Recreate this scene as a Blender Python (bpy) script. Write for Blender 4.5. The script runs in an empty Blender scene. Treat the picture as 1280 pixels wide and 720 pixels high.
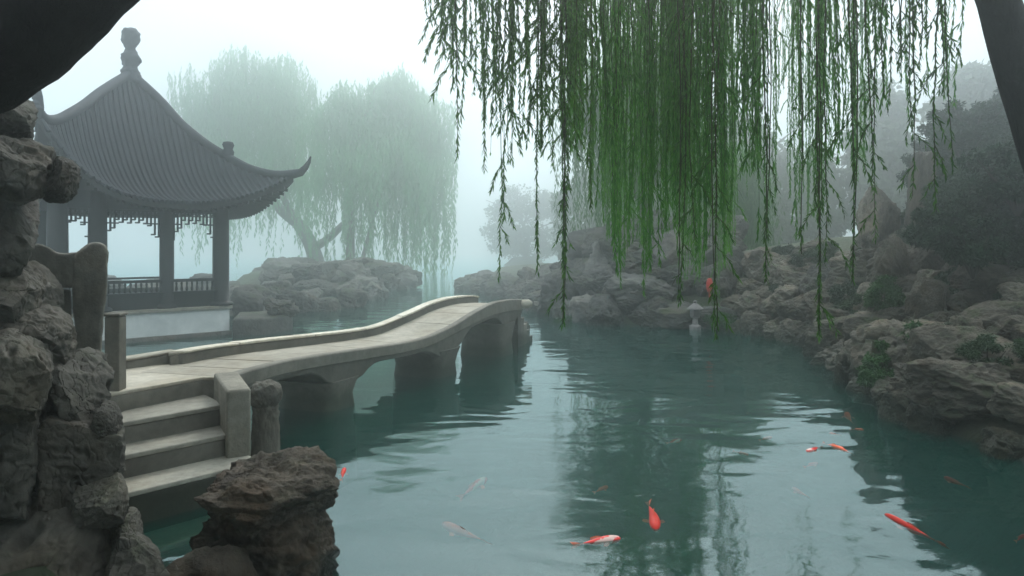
import bpy, bmesh, math, random
import numpy as np
from mathutils import Vector, noise, Matrix
R = math.radians
rnd = random.Random(11)
scene = bpy.context.scene
COL = scene.collection
H = 2.2; F = 853.3; HZ = 310.0            # eye height, focal length in photo pixels, horizon row

# ------------------------------------------------------------------ pixel helpers (photo pixels)
def PD(px, py, d):                         # point at depth d seen at pixel
    return Vector(((px-640)/F*d, d, H-(py-HZ)/F*d))
def PZ(px, py, z):                         # point at height z seen at pixel
    d = (H-z)*F/(py-HZ)
    return Vector(((px-640)/F*d, d, z))

# ------------------------------------------------------------------ object helpers
def tag(o, label=None, cat=None, group=None, kind=None):
    if label: o['label'] = label
    if cat: o['category'] = cat
    if group: o['group'] = group
    if kind: o['kind'] = kind
    return o
def empty(name, loc=(0,0,0), rz=0):
    o = bpy.data.objects.new(name, None); COL.objects.link(o)
    o.location = loc; o.rotation_euler = (0,0,rz); o.empty_display_size = .1
    return o
class MB:
    def __init__(s): s.v=[]; s.f=[]
    def add(s, vs, fs):
        b=len(s.v); s.v.extend([tuple(v) for v in vs]); s.f.extend([tuple(i+b for i in f) for f in fs]); return s
    def prism(s, pts, z0, z1):             # pts 2D ccw; z0,z1 numbers or lists
        n=len(pts); z0=z0 if hasattr(z0,'__len__') else [z0]*n; z1=z1 if hasattr(z1,'__len__') else [z1]*n
        vs=[(p[0],p[1],z0[i]) for i,p in enumerate(pts)]+[(p[0],p[1],z1[i]) for i,p in enumerate(pts)]
        fs=[tuple(range(n-1,-1,-1)), tuple(range(n,2*n))]+[(i,(i+1)%n,n+(i+1)%n,n+i) for i in range(n)]
        return s.add(vs,fs)
    def box(s, a, b):
        return s.prism([(a[0],a[1]),(b[0],a[1]),(b[0],b[1]),(a[0],b[1])], a[2], b[2])
    def bar(s, p, q, w, h, up=(0,0,1)):    # box beam from p to q, w across, h along up
        p=Vector(p); q=Vector(q); d=(q-p).normalized(); u=Vector(up); sd=d.cross(u)
        if sd.length<1e-4: sd=d.cross(Vector((1,0,0)))
        sd.normalize(); u=sd.cross(d).normalized(); sd*=w/2; u=u*(h/2)
        vs=[p-sd-u,p+sd-u,p+sd+u,p-sd+u,q-sd-u,q+sd-u,q+sd+u,q-sd+u]
        return s.add(vs,[(0,1,2,3),(7,6,5,4),(0,4,5,1),(1,5,6,2),(2,6,7,3),(3,7,4,0)])
    def tube(s, pts, rad, seg=8, cap=True, wob=0):
        pts=[Vector(p) for p in pts]; n=len(pts)
        if not hasattr(rad,'__len__'): rad=[rad]*n
        prev=None; vs=[]
        for i,p in enumerate(pts):
            t=(pts[min(i+1,n-1)]-pts[max(i-1,0)])
            t=t.normalized() if t.length>1e-9 else Vector((0,0,1))
            if prev is None:
                a=t.cross(Vector((0,1,.3)));
                if a.length<1e-3: a=t.cross(Vector((1,0,0)))
            else: a=prev-t*prev.dot(t)
            a.normalize(); prev=a; b=t.cross(a)
            for k in range(seg):
                an=2*math.pi*k/seg; rr=rad[i]
                if wob: rr*=1+wob*noise.noise(Vector((math.cos(an)*1.3,math.sin(an)*1.3,i*.35+p.x)))
                vs.append(p+a*(math.cos(an)*rr)+b*(math.sin(an)*rr))
        fs=[]
        for i in range(n-1):
            for k in range(seg):
                fs.append((i*seg+k,i*seg+(k+1)%seg,(i+1)*seg+(k+1)%seg,(i+1)*seg+k))
        if cap: fs.append(tuple(range(seg-1,-1,-1))); fs.append(tuple((n-1)*seg+k for k in range(seg)))
        return s.add(vs,fs)
    def lathe(s, prof, c=(0,0,0), seg=20, sx=1, sy=1, rot=0):   # prof [(r,z)]
        vs=[];fs=[];n=len(prof)
        for r,z in prof:
            for k in range(seg):
                an=2*math.pi*k/seg+rot; vs.append((c[0]+sx*r*math.cos(an),c[1]+sy*r*math.sin(an),c[2]+z))
        for i in range(n-1):
            for k in range(seg): fs.append((i*seg+k,i*seg+(k+1)%seg,(i+1)*seg+(k+1)%seg,(i+1)*seg+k))
        fs.append(tuple(range(seg-1,-1,-1))); fs.append(tuple((n-1)*seg+k for k in range(seg)))
        return s.add(vs,fs)
    def build(s, name, m, parent=None, smooth=False, loc=None, angle=None):
        me=bpy.data.meshes.new(name); me.from_pydata(s.v,[],s.f); me.update()
        o=bpy.data.objects.new(name,me); COL.objects.link(o)
        if m: me.materials.append(m)
        if loc is not None:                # bring the origin to loc (vertices given in world space)
            me.transform(Matrix.Translation(-Vector(loc))); o.location=loc
        if smooth or angle: me.polygons.foreach_set('use_smooth',[True]*len(me.polygons))
        if angle: me.set_sharp_from_angle(angle=R(angle))
        if parent: attach(o,parent)
        return o
def attach(o, parent):
    o.parent=parent
    if parent.type=='EMPTY' and parent.get('_world',1):   # vertices were given in world space
        o.matrix_parent_inverse = Matrix.LocRotScale(parent.location, parent.rotation_euler, parent.scale).inverted()
def bevel(o, w=.012, seg=2):
    m=o.modifiers.new('bevel','BEVEL'); m.width=w; m.segments=seg; m.limit_method='ANGLE'; m.angle_limit=R(35)
    return o
def npmesh(name, V, Fq, m, smooth=False):
    me=bpy.data.meshes.new(name)
    V=np.asarray(V,np.float32); Fq=np.asarray(Fq,np.int32); k=Fq.shape[1]
    me.vertices.add(len(V)); me.vertices.foreach_set('co',V.ravel())
    me.loops.add(Fq.size); me.loops.foreach_set('vertex_index',Fq.ravel())
    me.polygons.add(len(Fq)); me.polygons.foreach_set('loop_start',np.arange(0,Fq.size,k,dtype=np.int32))
    me.polygons.foreach_set('loop_total',np.full(len(Fq),k,np.int32))
    me.polygons.foreach_set('use_smooth',np.full(len(Fq),smooth))
    me.update(); me.validate()
    if m: me.materials.append(m)
    return me
def link(name, me, parent=None):
    o=bpy.data.objects.new(name,me); COL.objects.link(o)
    if parent: attach(o,parent)
    return o

# ------------------------------------------------------------------ materials
class NT:
    def __init__(s, name):
        s.m=bpy.data.materials.new(name); s.m.use_nodes=True; s.t=s.m.node_tree; s.t.nodes.clear()
        s.out=s.n('ShaderNodeOutputMaterial')
    def n(s, t, **k):
        nd=s.t.nodes.new(t)
        for a,b in k.items(): setattr(nd,a,b)
        return nd
    def l(s,a,b): s.t.links.new(a,b)
    def noise(s, vec, scale, detail=4, rough=.55, dist=0):
        nd=s.n('ShaderNodeTexNoise'); nd.inputs['Scale'].default_value=scale; nd.inputs['Detail'].default_value=detail
        nd.inputs['Roughness'].default_value=rough; nd.inputs['Distortion'].default_value=dist
        if vec is not None: s.l(vec,nd.inputs['Vector'])
        return nd.outputs['Fac']
    def ramp(s, fac, stops):
        nd=s.n('ShaderNodeValToRGB'); e=nd.color_ramp.elements
        while len(e)<len(stops): e.new(.5)
        for i,(p,c) in enumerate(stops):
            e[i].position=p; e[i].color=(c[0],c[1],c[2],1) if hasattr(c,'__len__') else (c,c,c,1)
        s.l(fac,nd.inputs['Fac']); return nd.outputs['Color']
    def mix(s, fac, a, b, mode='MIX'):
        nd=s.n('ShaderNodeMix',data_type='RGBA',blend_type=mode)
        for sock,v in ((nd.inputs['Factor'],fac),(nd.inputs['A'],a),(nd.inputs['B'],b)):
            if hasattr(v,'is_output'): s.l(v,sock)
            elif hasattr(v,'__len__'): sock.default_value=(v[0],v[1],v[2],1)
            else: sock.default_value=v
        return nd.outputs['Result']
    def math(s, op, a, b=0):
        nd=s.n('ShaderNodeMath',operation=op)
        for sock,v in ((nd.inputs[0],a),(nd.inputs[1],b)):
            if hasattr(v,'is_output'): s.l(v,sock)
            else: sock.default_value=v
        return nd.outputs[0]
    def bump(s, h, st, dist=.02, nrm=None):
        nd=s.n('ShaderNodeBump'); nd.inputs['Strength'].default_value=st; nd.inputs['Distance'].default_value=dist
        s.l(h,nd.inputs['Height'])
        if nrm is not None: s.l(nrm,nd.inputs['Normal'])
        return nd.outputs['Normal']
def stone(name, dark, light, warm=None, scale=3., rough=.85, bump=.5, bd=.03, moss=0., strata=True, wetz=None, fine=26):
    t=NT(name); tc=t.n('ShaderNodeTexCoord'); v=tc.outputs['Object']
    oi=t.n('ShaderNodeObjectInfo')
    off=t.n('ShaderNodeVectorMath',operation='ADD'); t.l(v,off.inputs[0])
    cx=t.n('ShaderNodeCombineXYZ'); r10=t.math('MULTIPLY',oi.outputs['Random'],37.); t.l(r10,cx.inputs[0]); t.l(r10,cx.inputs[2])
    t.l(cx.outputs[0],off.inputs[1]); v=off.outputs[0]
    n1=t.noise(v,scale,8,.62,.6); n2=t.noise(v,scale*5,6,.7); 
    vor=t.n('ShaderNodeTexVoronoi',feature='DISTANCE_TO_EDGE'); vor.inputs['Scale'].default_value=scale*1.6
    wv=t.n('ShaderNodeVectorMath',operation='ADD'); nc=t.n('ShaderNodeTexNoise'); nc.inputs['Scale'].default_value=scale*1.3; t.l(v,nc.inputs['Vector'])
    sc=t.n('ShaderNodeVectorMath',operation='SCALE'); t.l(nc.outputs['Color'],sc.inputs[0]); sc.inputs['Scale'].default_value=.5
    t.l(v,wv.inputs[0]); t.l(sc.outputs[0],wv.inputs[1]); t.l(wv.outputs[0],vor.inputs['Vector'])
    crack=t.ramp(vor.outputs['Distance'],[(0,.55),(.035,1),(1,1)])
    c=t.ramp(n1,[(.28,dark),(.5,[(a+b)/2 for a,b in zip(dark,light)]),(.72,light)])
    if warm: c=t.mix(t.ramp(t.noise(v,scale*.7,5,.6),[(.5,0),(.68,.75)]),c,warm)
    c=t.mix(.55,c,t.ramp(n2,[(.3,.45),(.55,1.),(.75,1.35)]),'MULTIPLY')
    c=t.mix(.6 if strata else .15,c,crack,'MULTIPLY')
    c=t.mix(1,c,t.ramp(oi.outputs['Random'],[(0,.62),(.6,1.),(1,1.45)]),'MULTIPLY')
    if moss:
        g=t.n('ShaderNodeNewGeometry'); sx=t.n('ShaderNodeSeparateXYZ'); t.l(g.outputs['Normal'],sx.inputs[0])
        mf=t.math('MULTIPLY',t.ramp(sx.outputs['Z'],[(.2,0),(.8,1)]),t.ramp(t.noise(v,scale*1.7,6,.7),[(.5,0),(.62,moss)]))
        c=t.mix(mf,c,(.035,.055,.018))
    rg=rough
    if wetz is not None:                   # wet band just above the waterline
        g=t.n('ShaderNodeNewGeometry'); sx=t.n('ShaderNodeSeparateXYZ'); t.l(g.outputs['Position'],sx.inputs[0])
        zz=t.math('ADD',sx.outputs['Z'],t.math('MULTIPLY',t.math('SUBTRACT',n1,.5),.25))
        wet=t.ramp(zz,[(0,1),(max(wetz*.45,.01),1),(wetz,0)])
        c=t.mix(wet,c,t.mix(1,c,(.30,.36,.28),'MULTIPLY'))
        rg=t.math('SUBTRACT',rough,t.math('MULTIPLY',wet,.4))
    p=t.n('ShaderNodeBsdfPrincipled')
    t.l(c,p.inputs['Base Color'])
    if hasattr(rg,'is_output'): t.l(rg,p.inputs['Roughness'])
    else: p.inputs['Roughness'].default_value=rg
    p.inputs['Specular IOR Level'].default_value=.22
    n3=t.noise(v,fine,6,.7)
    nn=t.bump(n2,bump,bd); nn=t.bump(n3,bump*.6,bd*.35,nn)
    t.l(nn,p.inputs['Normal']); t.l(p.outputs[0],t.out.inputs[0]); return t.m
def leafmat(name, a, b, trans=.35, rough=.5, scale=.6):
    t=NT(name); tc=t.n('ShaderNodeTexCoord'); g=t.n('ShaderNodeNewGeometry')
    n=t.noise(tc.outputs['Object'],scale,3)
    mixv=t.math('ADD',t.math('MULTIPLY',n,.7),t.math('MULTIPLY',g.outputs['Random Per Island'],.35))
    c=t.ramp(mixv,[(.3,a),(.75,b)])
    p=t.n('ShaderNodeBsdfPrincipled'); t.l(c,p.inputs['Base Color']); p.inputs['Roughness'].default_value=rough
    p.inputs['Specular IOR Level'].default_value=.12
    tr=t.n('ShaderNodeBsdfTranslucent'); t.l(t.mix(.5,c,(.9,1.,.35),'MULTIPLY'),tr.inputs[0])
    mx=t.n('ShaderNodeMixShader'); mx.inputs[0].default_value=trans; t.l(p.outputs[0],mx.inputs[1]); t.l(tr.outputs[0],mx.inputs[2])
    t.l(mx.outputs[0],t.out.inputs[0]); return t.m
def simple(name, a, b, scale=4, rough=.6, bump=.2, bd=.01, stretch=None, spec=.14):
    t=NT(name); tc=t.n('ShaderNodeTexCoord'); v=tc.outputs['Object']
    if stretch:
        mp=t.n('ShaderNodeMapping'); mp.inputs['Scale'].default_value=stretch; t.l(v,mp.inputs[0]); v=mp.outputs[0]
    n=t.noise(v,scale,7,.65,.3); c=t.ramp(n,[(.3,a),(.7,b)])
    p=t.n('ShaderNodeBsdfPrincipled'); t.l(c,p.inputs['Base Color'])
    p.inputs['Specular IOR Level'].default_value=spec
    t.l(t.math('ADD',rough-.1,t.math('MULTIPLY',n,.2)),p.inputs['Roughness'])
    t.l(t.bump(t.noise(v,scale*4,6,.7),bump,bd),p.inputs['Normal']); t.l(p.outputs[0],t.out.inputs[0]); return t.m

M={}
M['rock_near']=stone('near_rock_stone',(.02,.019,.016),(.115,.107,.088),(.085,.07,.05),2.2,.75,.7,.02,moss=.3,fine=34)
M['rock_boulder']=stone('boulder_stone',(.025,.02,.016),(.15,.122,.09),(.11,.07,.04),3.2,.8,1.,.04,moss=.2,wetz=.3,fine=45)
M['rock_bank']=stone('bank_rock_stone',(.032,.03,.025),(.17,.15,.118),(.14,.105,.07),1.3,.85,.8,.05,moss=.9,wetz=.42)
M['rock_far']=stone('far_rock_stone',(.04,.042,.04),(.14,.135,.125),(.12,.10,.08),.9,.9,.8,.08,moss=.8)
M['fascia']=stone('shade_darkened_side_stone',(.085,.08,.066),(.19,.18,.15),(.15,.13,.10),1.8,.8,.5,.012,strata=False,wetz=.35,fine=60)  # side faces and risers: shade from top light put into the colour
M['bridge']=stone('bridge_stone',(.33,.30,.235),(.58,.54,.45),(.36,.31,.23),1.5,.8,.35,.008,strata=False,wetz=.3,fine=60)  # paler than the side stone, so upper faces look lit from above
M['step']=stone('step_stone',(.25,.24,.20),(.44,.42,.35),(.30,.27,.21),2.,.8,.4,.01,strata=False,wetz=.25,fine=60)  # pale tread tops, top light put into the colour
M['carved']=stone('carved_stone',(.10,.095,.075),(.21,.195,.16),(.17,.145,.105),2.5,.8,.6,.02,strata=False,fine=50)
M['wood']=simple('dark_lacquered_wood',(.010,.011,.012),(.025,.027,.027),5,.5,.3,.006,(1,1,.2))
M['roof']=simple('grey_roof_tile',(.010,.013,.016),(.028,.034,.041),2.2,.7,.5,.02)
M['plaster']=simple('white_plaster',(.42,.44,.43),(.66,.67,.65),1.4,.85,.2,.01)
M['bark']=simple('willow_bark',(.004,.004,.0035),(.018,.017,.014),6,.9,1.,.05,(1,1,.25))
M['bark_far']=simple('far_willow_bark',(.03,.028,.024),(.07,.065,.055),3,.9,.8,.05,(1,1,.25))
M['stem']=simple('willow_stem',(.022,.026,.012),(.06,.065,.03),4,.7,.1,.003)
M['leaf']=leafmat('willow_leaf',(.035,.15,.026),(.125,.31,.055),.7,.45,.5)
M['leaf_near']=leafmat('darker_willow_leaf',(.028,.10,.02),(.105,.23,.045),.62,.45,.5)  # darker green for the nearest strands
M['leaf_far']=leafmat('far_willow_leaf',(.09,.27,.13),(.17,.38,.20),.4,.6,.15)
M['leaf_mid']=leafmat('distant_willow_leaf',(.035,.12,.035),(.09,.21,.06),.5,.5,.3)
M['shrub']=leafmat('shrub_leaf',(.004,.018,.008),(.014,.046,.018),.15,.55,.8)
M['shrub_light']=leafmat('mid_green_shrub_leaf',(.012,.035,.012),(.035,.075,.028),.2,.55,.8)
M['grassy']=leafmat('trailing_plant_leaf',(.015,.055,.014),(.04,.115,.03),.3,.5,1.2)
M['tree']=leafmat('broad_tree_leaf',(.03,.06,.03),(.075,.12,.055),.3,.6,.2)
M['koi_red']=simple('red_koi_skin',(.48,.012,.006),(.66,.03,.014),9,.35,.05,.002)
M['koi_orange']=simple('orange_koi_skin',(.8,.07,.02),(.9,.15,.04),9,.35,.05,.002)
M['koi_fin']=simple('pale_koi_fin',(.6,.08,.04),(.7,.2,.1),9,.4,.05,.002)
M['lantern']=simple('red_lantern_paper',(.32,.02,.015),(.45,.045,.03),6,.6,.1,.004)
M['pale']=stone('pale_stone',(.18,.17,.165),(.32,.30,.29),None,2,.8,.5,.02,strata=False)
def koi_patch():
    t=NT('patched_koi_skin'); tc=t.n('ShaderNodeTexCoord'); n=t.noise(tc.outputs['Object'],5.5,2,.4)
    c=t.ramp(n,[(.50,(.85,.02,.01)),(.56,(.85,.55,.48))])
    p=t.n('ShaderNodeBsdfPrincipled'); t.l(c,p.inputs['Base Color']); p.inputs['Roughness'].default_value=.3
    t.l(p.outputs[0],t.out.inputs[0]); return t.m
M['koi_patch']=koi_patch()
def ground_mat():
    t=NT('mossy_ground'); tc=t.n('ShaderNodeTexCoord'); v=tc.outputs['Object']
    c=t.ramp(t.noise(v,.5,8,.65),[(.35,(.035,.03,.02)),(.5,(.03,.045,.018)),(.7,(.045,.07,.025))])
    g=t.n('ShaderNodeNewGeometry'); sx=t.n('ShaderNodeSeparateXYZ'); t.l(g.outputs['Position'],sx.inputs[0])
    c=t.mix(t.ramp(sx.outputs['Z'],[(0,1),(.02,0)]),c,(.022,.032,.024))
    p=t.n('ShaderNodeBsdfPrincipled'); t.l(c,p.inputs['Base Color']); p.inputs['Roughness'].default_value=.95
    t.l(t.bump(t.noise(v,3,8,.7),.8,.15),p.inputs['Normal']); t.l(p.outputs[0],t.out.inputs[0]); return t.m
M['ground']=ground_mat()
def water_mat():
    t=NT('pond_water'); tc=t.n('ShaderNodeTexCoord'); v=tc.outputs['Object']
    mp=t.n('ShaderNodeMapping'); mp.inputs['Scale'].default_value=(.75,1.25,1); mp.inputs['Rotation'].default_value=(0,0,R(-12)); t.l(v,mp.inputs[0]); v2=mp.outputs[0]
    big=t.noise(v2,.9,2,.5,.4); small=t.noise(v2,3.6,3,.55,.5)
    mask=t.ramp(t.noise(v,.22,2,.5),[(.40,.12),(.62,1)])
    h=t.math('ADD',t.math('MULTIPLY',big,1.),t.math('MULTIPLY',t.math('MULTIPLY',small,.17),mask))
    nrm=t.bump(h,1.,WAVE)
    fr=t.n('ShaderNodeFresnel'); fr.inputs['IOR'].default_value=1.68; t.l(nrm,fr.inputs['Normal'])
    gl=t.n('ShaderNodeBsdfGlossy'); gl.inputs['Roughness'].default_value=.03; gl.inputs[0].default_value=(.82,.97,.98,1); t.l(nrm,gl.inputs['Normal'])
    df=t.n('ShaderNodeBsdfDiffuse'); df.inputs[0].default_value=(.003,.085,.064,1)
    tr=t.n('ShaderNodeBsdfTransparent'); tr.inputs[0].default_value=(.8,.9,.86,1)
    m1=t.n('ShaderNodeMixShader'); m1.inputs[0].default_value=.75; t.l(df.outputs[0],m1.inputs[1]); t.l(tr.outputs[0],m1.inputs[2])
    m2=t.n('ShaderNodeMixShader'); t.l(fr.outputs[0],m2.inputs[0]); t.l(m1.outputs[0],m2.inputs[1]); t.l(gl.outputs[0],m2.inputs[2])
    t.l(m2.outputs[0],t.out.inputs[0]); return t.m
WAVE=.032
M['water']=water_mat()

# ------------------------------------------------------------------ pond outline and terrain
shore=[(3.9,3.4),(3.75,4.6),(5.3,7.2),(5.1,8.0),(5.3,9.1),(5.9,11.6),(6.6,14.5),(6.6,17.),(5.6,18.6),(2.8,19.8),(1.5,22.5),(1.0,27),(-2.8,38),(-5.5,38),
       (-7.2,33.5),(-9.3,31.5),(-11.6,31.),(-14.5,24),(-14.,18.),(-11.,13.6),(-7.2,9.8),(-5.2,7.8),(-4.1,6.2),(-3.4,5.2),(-2.45,4.55),(-1.7,3.7),(-.8,3.1),(1.5,2.9)]
SH=np.array(shore)
def pond_dist(X, Y):                       # >0 on land
    d=np.full(X.shape,1e9); inside=np.zeros(X.shape,bool); n=len(SH)
    for i in range(n):
        a=SH[i]; b=SH[(i+1)%n]; e=b-a; t=np.clip(((X-a[0])*e[0]+(Y-a[1])*e[1])/(e@e),0,1)
        d=np.minimum(d,np.hypot(X-a[0]-t*e[0],Y-a[1]-t*e[1]))
        c=((a[1]>Y)!=(b[1]>Y))&(X<(b[0]-a[0])*(Y-a[1])/(b[1]-a[1]+1e-12)+a[0]); inside^=c
    return np.where(inside,-d,d)
def ground_z(X, Y):
    X=np.asarray(X,float); Y=np.asarray(Y,float); d=pond_dist(X,Y)
    z=np.where(d<0,np.maximum(-.95,d*1.3),np.minimum(.4,d*.9))
    land=np.clip(d/1.5,0,1)
    z=z+land*(3.0*np.exp(-((X-11.2)/2.9)**2-((Y-14)/5.)**2)            # right hill
      +1.6*np.exp(-((X-10)/4.5)**2-((Y-22)/4.)**2)
      +1.2*np.exp(-((X-4)/4.)**2-((Y-24)/3.)**2)
      +.35*np.exp(-((X+10)/5.)**2-((Y-37)/5.)**2)+.5*np.clip((Y-30)/40,0,1))
    return z
CAPS=[((20,44),(34,46),9.),((8.5,-4),(9.5,19),8.),((3,25),(10,24),6.),((9,50),(32,62),11.),((1.5,89),(2,91),2.6),((-8.5,35),(-13,47),4.),((-11.5,42),(-16.8,62),5.5),((-11,2),(-15,13),7.),((0,-4),(.1,-4),9.)]
def land_cap(X,Y):
    m=np.full(X.shape,1e9)
    for a,b,r in CAPS:
        a=np.array(a,float); e=np.array(b,float)-a; t=np.clip(((X-a[0])*e[0]+(Y-a[1])*e[1])/(e@e),0,1)
        m=np.minimum(m,np.hypot(X-a[0]-t*e[0],Y-a[1]-t*e[1])-r)
    return m
_gz0=ground_z
def ground_z(X,Y):
    X=np.asarray(X,float); Y=np.asarray(Y,float)
    return np.minimum(_gz0(X,Y),np.maximum(-1.2,-land_cap(X,Y)*.7+.0))
def gz(x,y): return float(ground_z(np.array([x]),np.array([y]))[0])
xs=np.concatenate([-np.geomspace(600,22,60),np.linspace(-20,20,161),np.geomspace(21,600,60)])
ys=np.concatenate([-np.geomspace(300,6,14),np.linspace(-4,36,161),np.linspace(37,110,60),np.geomspace(114,640,24)])
X,Y=np.meshgrid(xs,ys); Z=ground_z(X,Y)
nz=np.array([[noise.noise(Vector((x*.6,y*.6,0)))*.12+noise.noise(Vector((x*.12,y*.12,3)))*.25 for x in xs] for y in ys])
Z=Z+np.where((pond_dist(X,Y)>.4)&(land_cap(X,Y)<-.8),nz+.05,nz*.2-.03)
nx=len(xs); ny=len(ys); I=np.arange(nx*ny).reshape(ny,nx)
Fq=np.stack([I[:-1,:-1],I[:-1,1:],I[1:,1:],I[1:,:-1]],-1).reshape(-1,4)
g=link('ground',npmesh('ground',np.stack([X.ravel(),Y.ravel(),Z.ravel()],1),Fq,M['ground'],True)); g['kind']='structure'
w=MB(); w.add([(-590,-280,0),(590,-280,0),(590,630,0),(-590,630,0)],[(0,1,2,3)]); wo=w.build('pond_water',M['water']); wo['kind']='structure'

# ------------------------------------------------------------------ rocks
_ico={}
def ico(sub):
    if sub not in _ico:
        b=bmesh.new(); bmesh.ops.create_icosphere(b,subdivisions=sub,radius=1)
        b.verts.ensure_lookup_table()
        _ico[sub]=(np.array([v.co[:] for v in b.verts]),np.array([[v.index for v in f.verts] for f in b.faces])); b.free()
    return _ico[sub]
def rock_mesh(name, dims, seed, m, p=3.2, cuts=9, amp=.16, freq=1.3, pits=0, ledge=.06, sub=6, fineamp=.035):
    V,Fc=ico(sub); rs=np.random.RandomState(seed); D=np.array(dims,float)
    P=V*((np.abs(V)**p).sum(1)**(-1/p))[:,None]
    for _ in range(cuts):
        n=rs.normal(size=3); n/=np.linalg.norm(n); c=rs.uniform(.62,.95)
        d=P@n-c; P=P-np.where(d>0,d*.93,0)[:,None]*n
    mean=D.mean(); S=P*D/mean               # roughly isotropic space for the noise
    so=rs.uniform(-50,50,3)
    a1=np.empty(len(S)); a2=np.empty(len(S)); a3=np.empty(len(S)); a4=np.empty(len(S))
    NV=noise.noise; Vec=Vector
    for i,q in enumerate(S*freq+so):
        v=Vec(q); a1[i]=NV(v); a2[i]=NV(v*2.3); a3[i]=NV(v*5.1); a4[i]=NV(v*11.)
    disp=amp*a1+amp*.55*(.35-np.abs(a2)*1.6)+amp*.28*(.3-np.abs(a3)*1.4)+fineamp*a4
    zz=S[:,2]*4.2/freq+a1*1.6
    disp+=ledge*(np.abs((zz%1.)-.5)*2-.5)
    for _ in range(pits):
        k=rs.randint(len(S)); r=rs.uniform(.09,.24); dd=np.linalg.norm((S-S[k])*(1,1,rs.uniform(.8,1.6)),axis=1)/r
        disp-=rs.uniform(.10,.26)*np.exp(-dd**4)
    if sub>=6:
        for i,q in enumerate(S*2.6/freq+so):
            v=Vec(q); v2=v+Vec((NV(v*2),NV(v*2+Vec((5,5,5))),NV(v*2-Vec((5,5,5)))))*.35
            d0=noise.voronoi(v2)[0]; m_=NV(v*.5+Vec((9,9,9)))
            if m_>-.05: disp[i]-=max(0,.34-d0[0])*.42*min(1,(m_+.05)*5)
            disp[i]-=max(0,.06-(d0[1]-d0[0]))*.55
    P=(S+V*disp[:,None])*mean
    return npmesh(name,P,Fc,m,True)
def rock_box(name, x0,y0,x1,y1, d, th, seed, label, cat='rock', group=None, mat='rock_near', rot=0, tilt=0, **k):
    """rock filling the photo-pixel box at depth d (front face centre), th metres deep"""
    a=PD(x0,y1,d); b=PD(x1,y0,d); c=(a+b)/2; sx=(b.x-a.x)/2*math.cos(math.atan2(c.x,d))*1.15; sz=(b.z-a.z)/2*1.12
    k.setdefault('amp',.12); k['amp']=min(k['amp'],.15); k.setdefault('ledge',.02); k.setdefault('freq',1.0); k.setdefault('fineamp',.012)
    me=rock_mesh(name,(sx*.97,th/2,sz*.97),seed,M[mat],**k)
    o=link(name,me); q=1+th*.3/d; o.location=(c.x*q,d*q,H+(c.z-H)*q); o.rotation_euler=(0,R(tilt),R(rot)-math.atan2(c.x,d)); tag(o,label,cat,group); return o
N=dict(sub=7)
G='eroded rocks of the left rockery'
rock_box('rockery_stone',-60,628,156,790,3.6,1.0,3,'long low rockery rock with sloping pale top at the bottom left corner',group=G,tilt=-10,pits=5,**N)
rock_box('rockery_stone',52,512,152,655,3.9,.8,5,'blocky grey rock with a flat cut face beside the lower steps',group=G,p=5,cuts=7,amp=.10,**N)
rock_box('rockery_stone',-50,470,66,690,3.75,.8,8,'tall dark rock in deep shade under the lobed boulder at the left edge',group=G,p=4,**N)
rock_box('rockery_stone',58,438,147,530,4.1,.9,12,'flat topped overhanging rock pitted with small round holes',group=G,p=5,pits=14,amp=.11,cuts=6,**N)
rock_box('rockery_stone',-40,382,98,482,3.9,.9,16,'smooth bulging lobed boulder lying above the pitted rock',group=G,tilt=14,p=2.4,cuts=3,amp=.2,**N)
rock_box('rockery_stone',-60,420,62,545,3.5,.7,19,'rounded rock sloping down at the left edge in front of the lobed boulder',group=G,tilt=22,p=2.6,cuts=4,amp=.2,**N)
rock_box('rockery_stone',-50,318,52,415,3.8,.8,22,'dark wedge rock at the left edge below the upright block',group=G,tilt=18,p=3,**N)
rock_box('rockery_stone',-50,222,47,345,3.9,.8,25,'upright tan block at the left edge of the rockery with a chipped corner',group=G,p=5,amp=.12,pits=5,**N)
rock_box('rockery_stone',-50,176,66,256,3.8,.9,28,'wide shadowed rock jutting right near the top of the rockery',group=G,p=4,amp=.15,pits=4,**N)
rock_box('rockery_stone',52,200,97,252,3.9,.5,31,'beak shaped knob of rock sticking out over the stone rail',group=G,p=2.4,cuts=5,amp=.2,tilt=12,**N)
rock_box('rockery_stone',-50,96,42,196,3.9,.7,34,'topmost rounded rock of the rockery touching the dark limb',group=G,p=2.6,cuts=4,amp=.22,**N)
rock_box('rockery_stone',140,640,178,700,3.95,.4,37,'small knobbly stone between the steps and the low rock',group=G,p=2.5,cuts=4,amp=.22,**N)
rock_box('rockery_stone',120,668,215,770,3.7,.6,39,'low reddish grey rock in the water joined to the ring shaped stone',group=G,p=3,**N)
rock_box('rockery_stone',-60,480,120,640,4.5,.9,51,'dark recessed rock filling the gap behind the blocky grey rock',group=G,p=4,**N)
rock_box('rockery_stone',-60,330,80,480,4.6,.8,53,'dark recessed rock behind the lobed boulder',group=G,p=4,**N)
rock_box('rockery_stone',-70,180,40,340,4.6,.8,55,'shadowed rock behind the upright tan block',group=G,p=4,**N)
rock_box('rockery_stone',112,505,150,560,4.0,.4,57,'pale edged chip of rock on the right flank of the blocky grey rock',group=G,p=2.6,cuts=4,**N)
rock_box('rockery_stone',96,590,156,660,3.8,.5,58,'knuckle of pale rock where the blocky rock meets the long low rock',group=G,p=2.6,cuts=5,**N)
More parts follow.
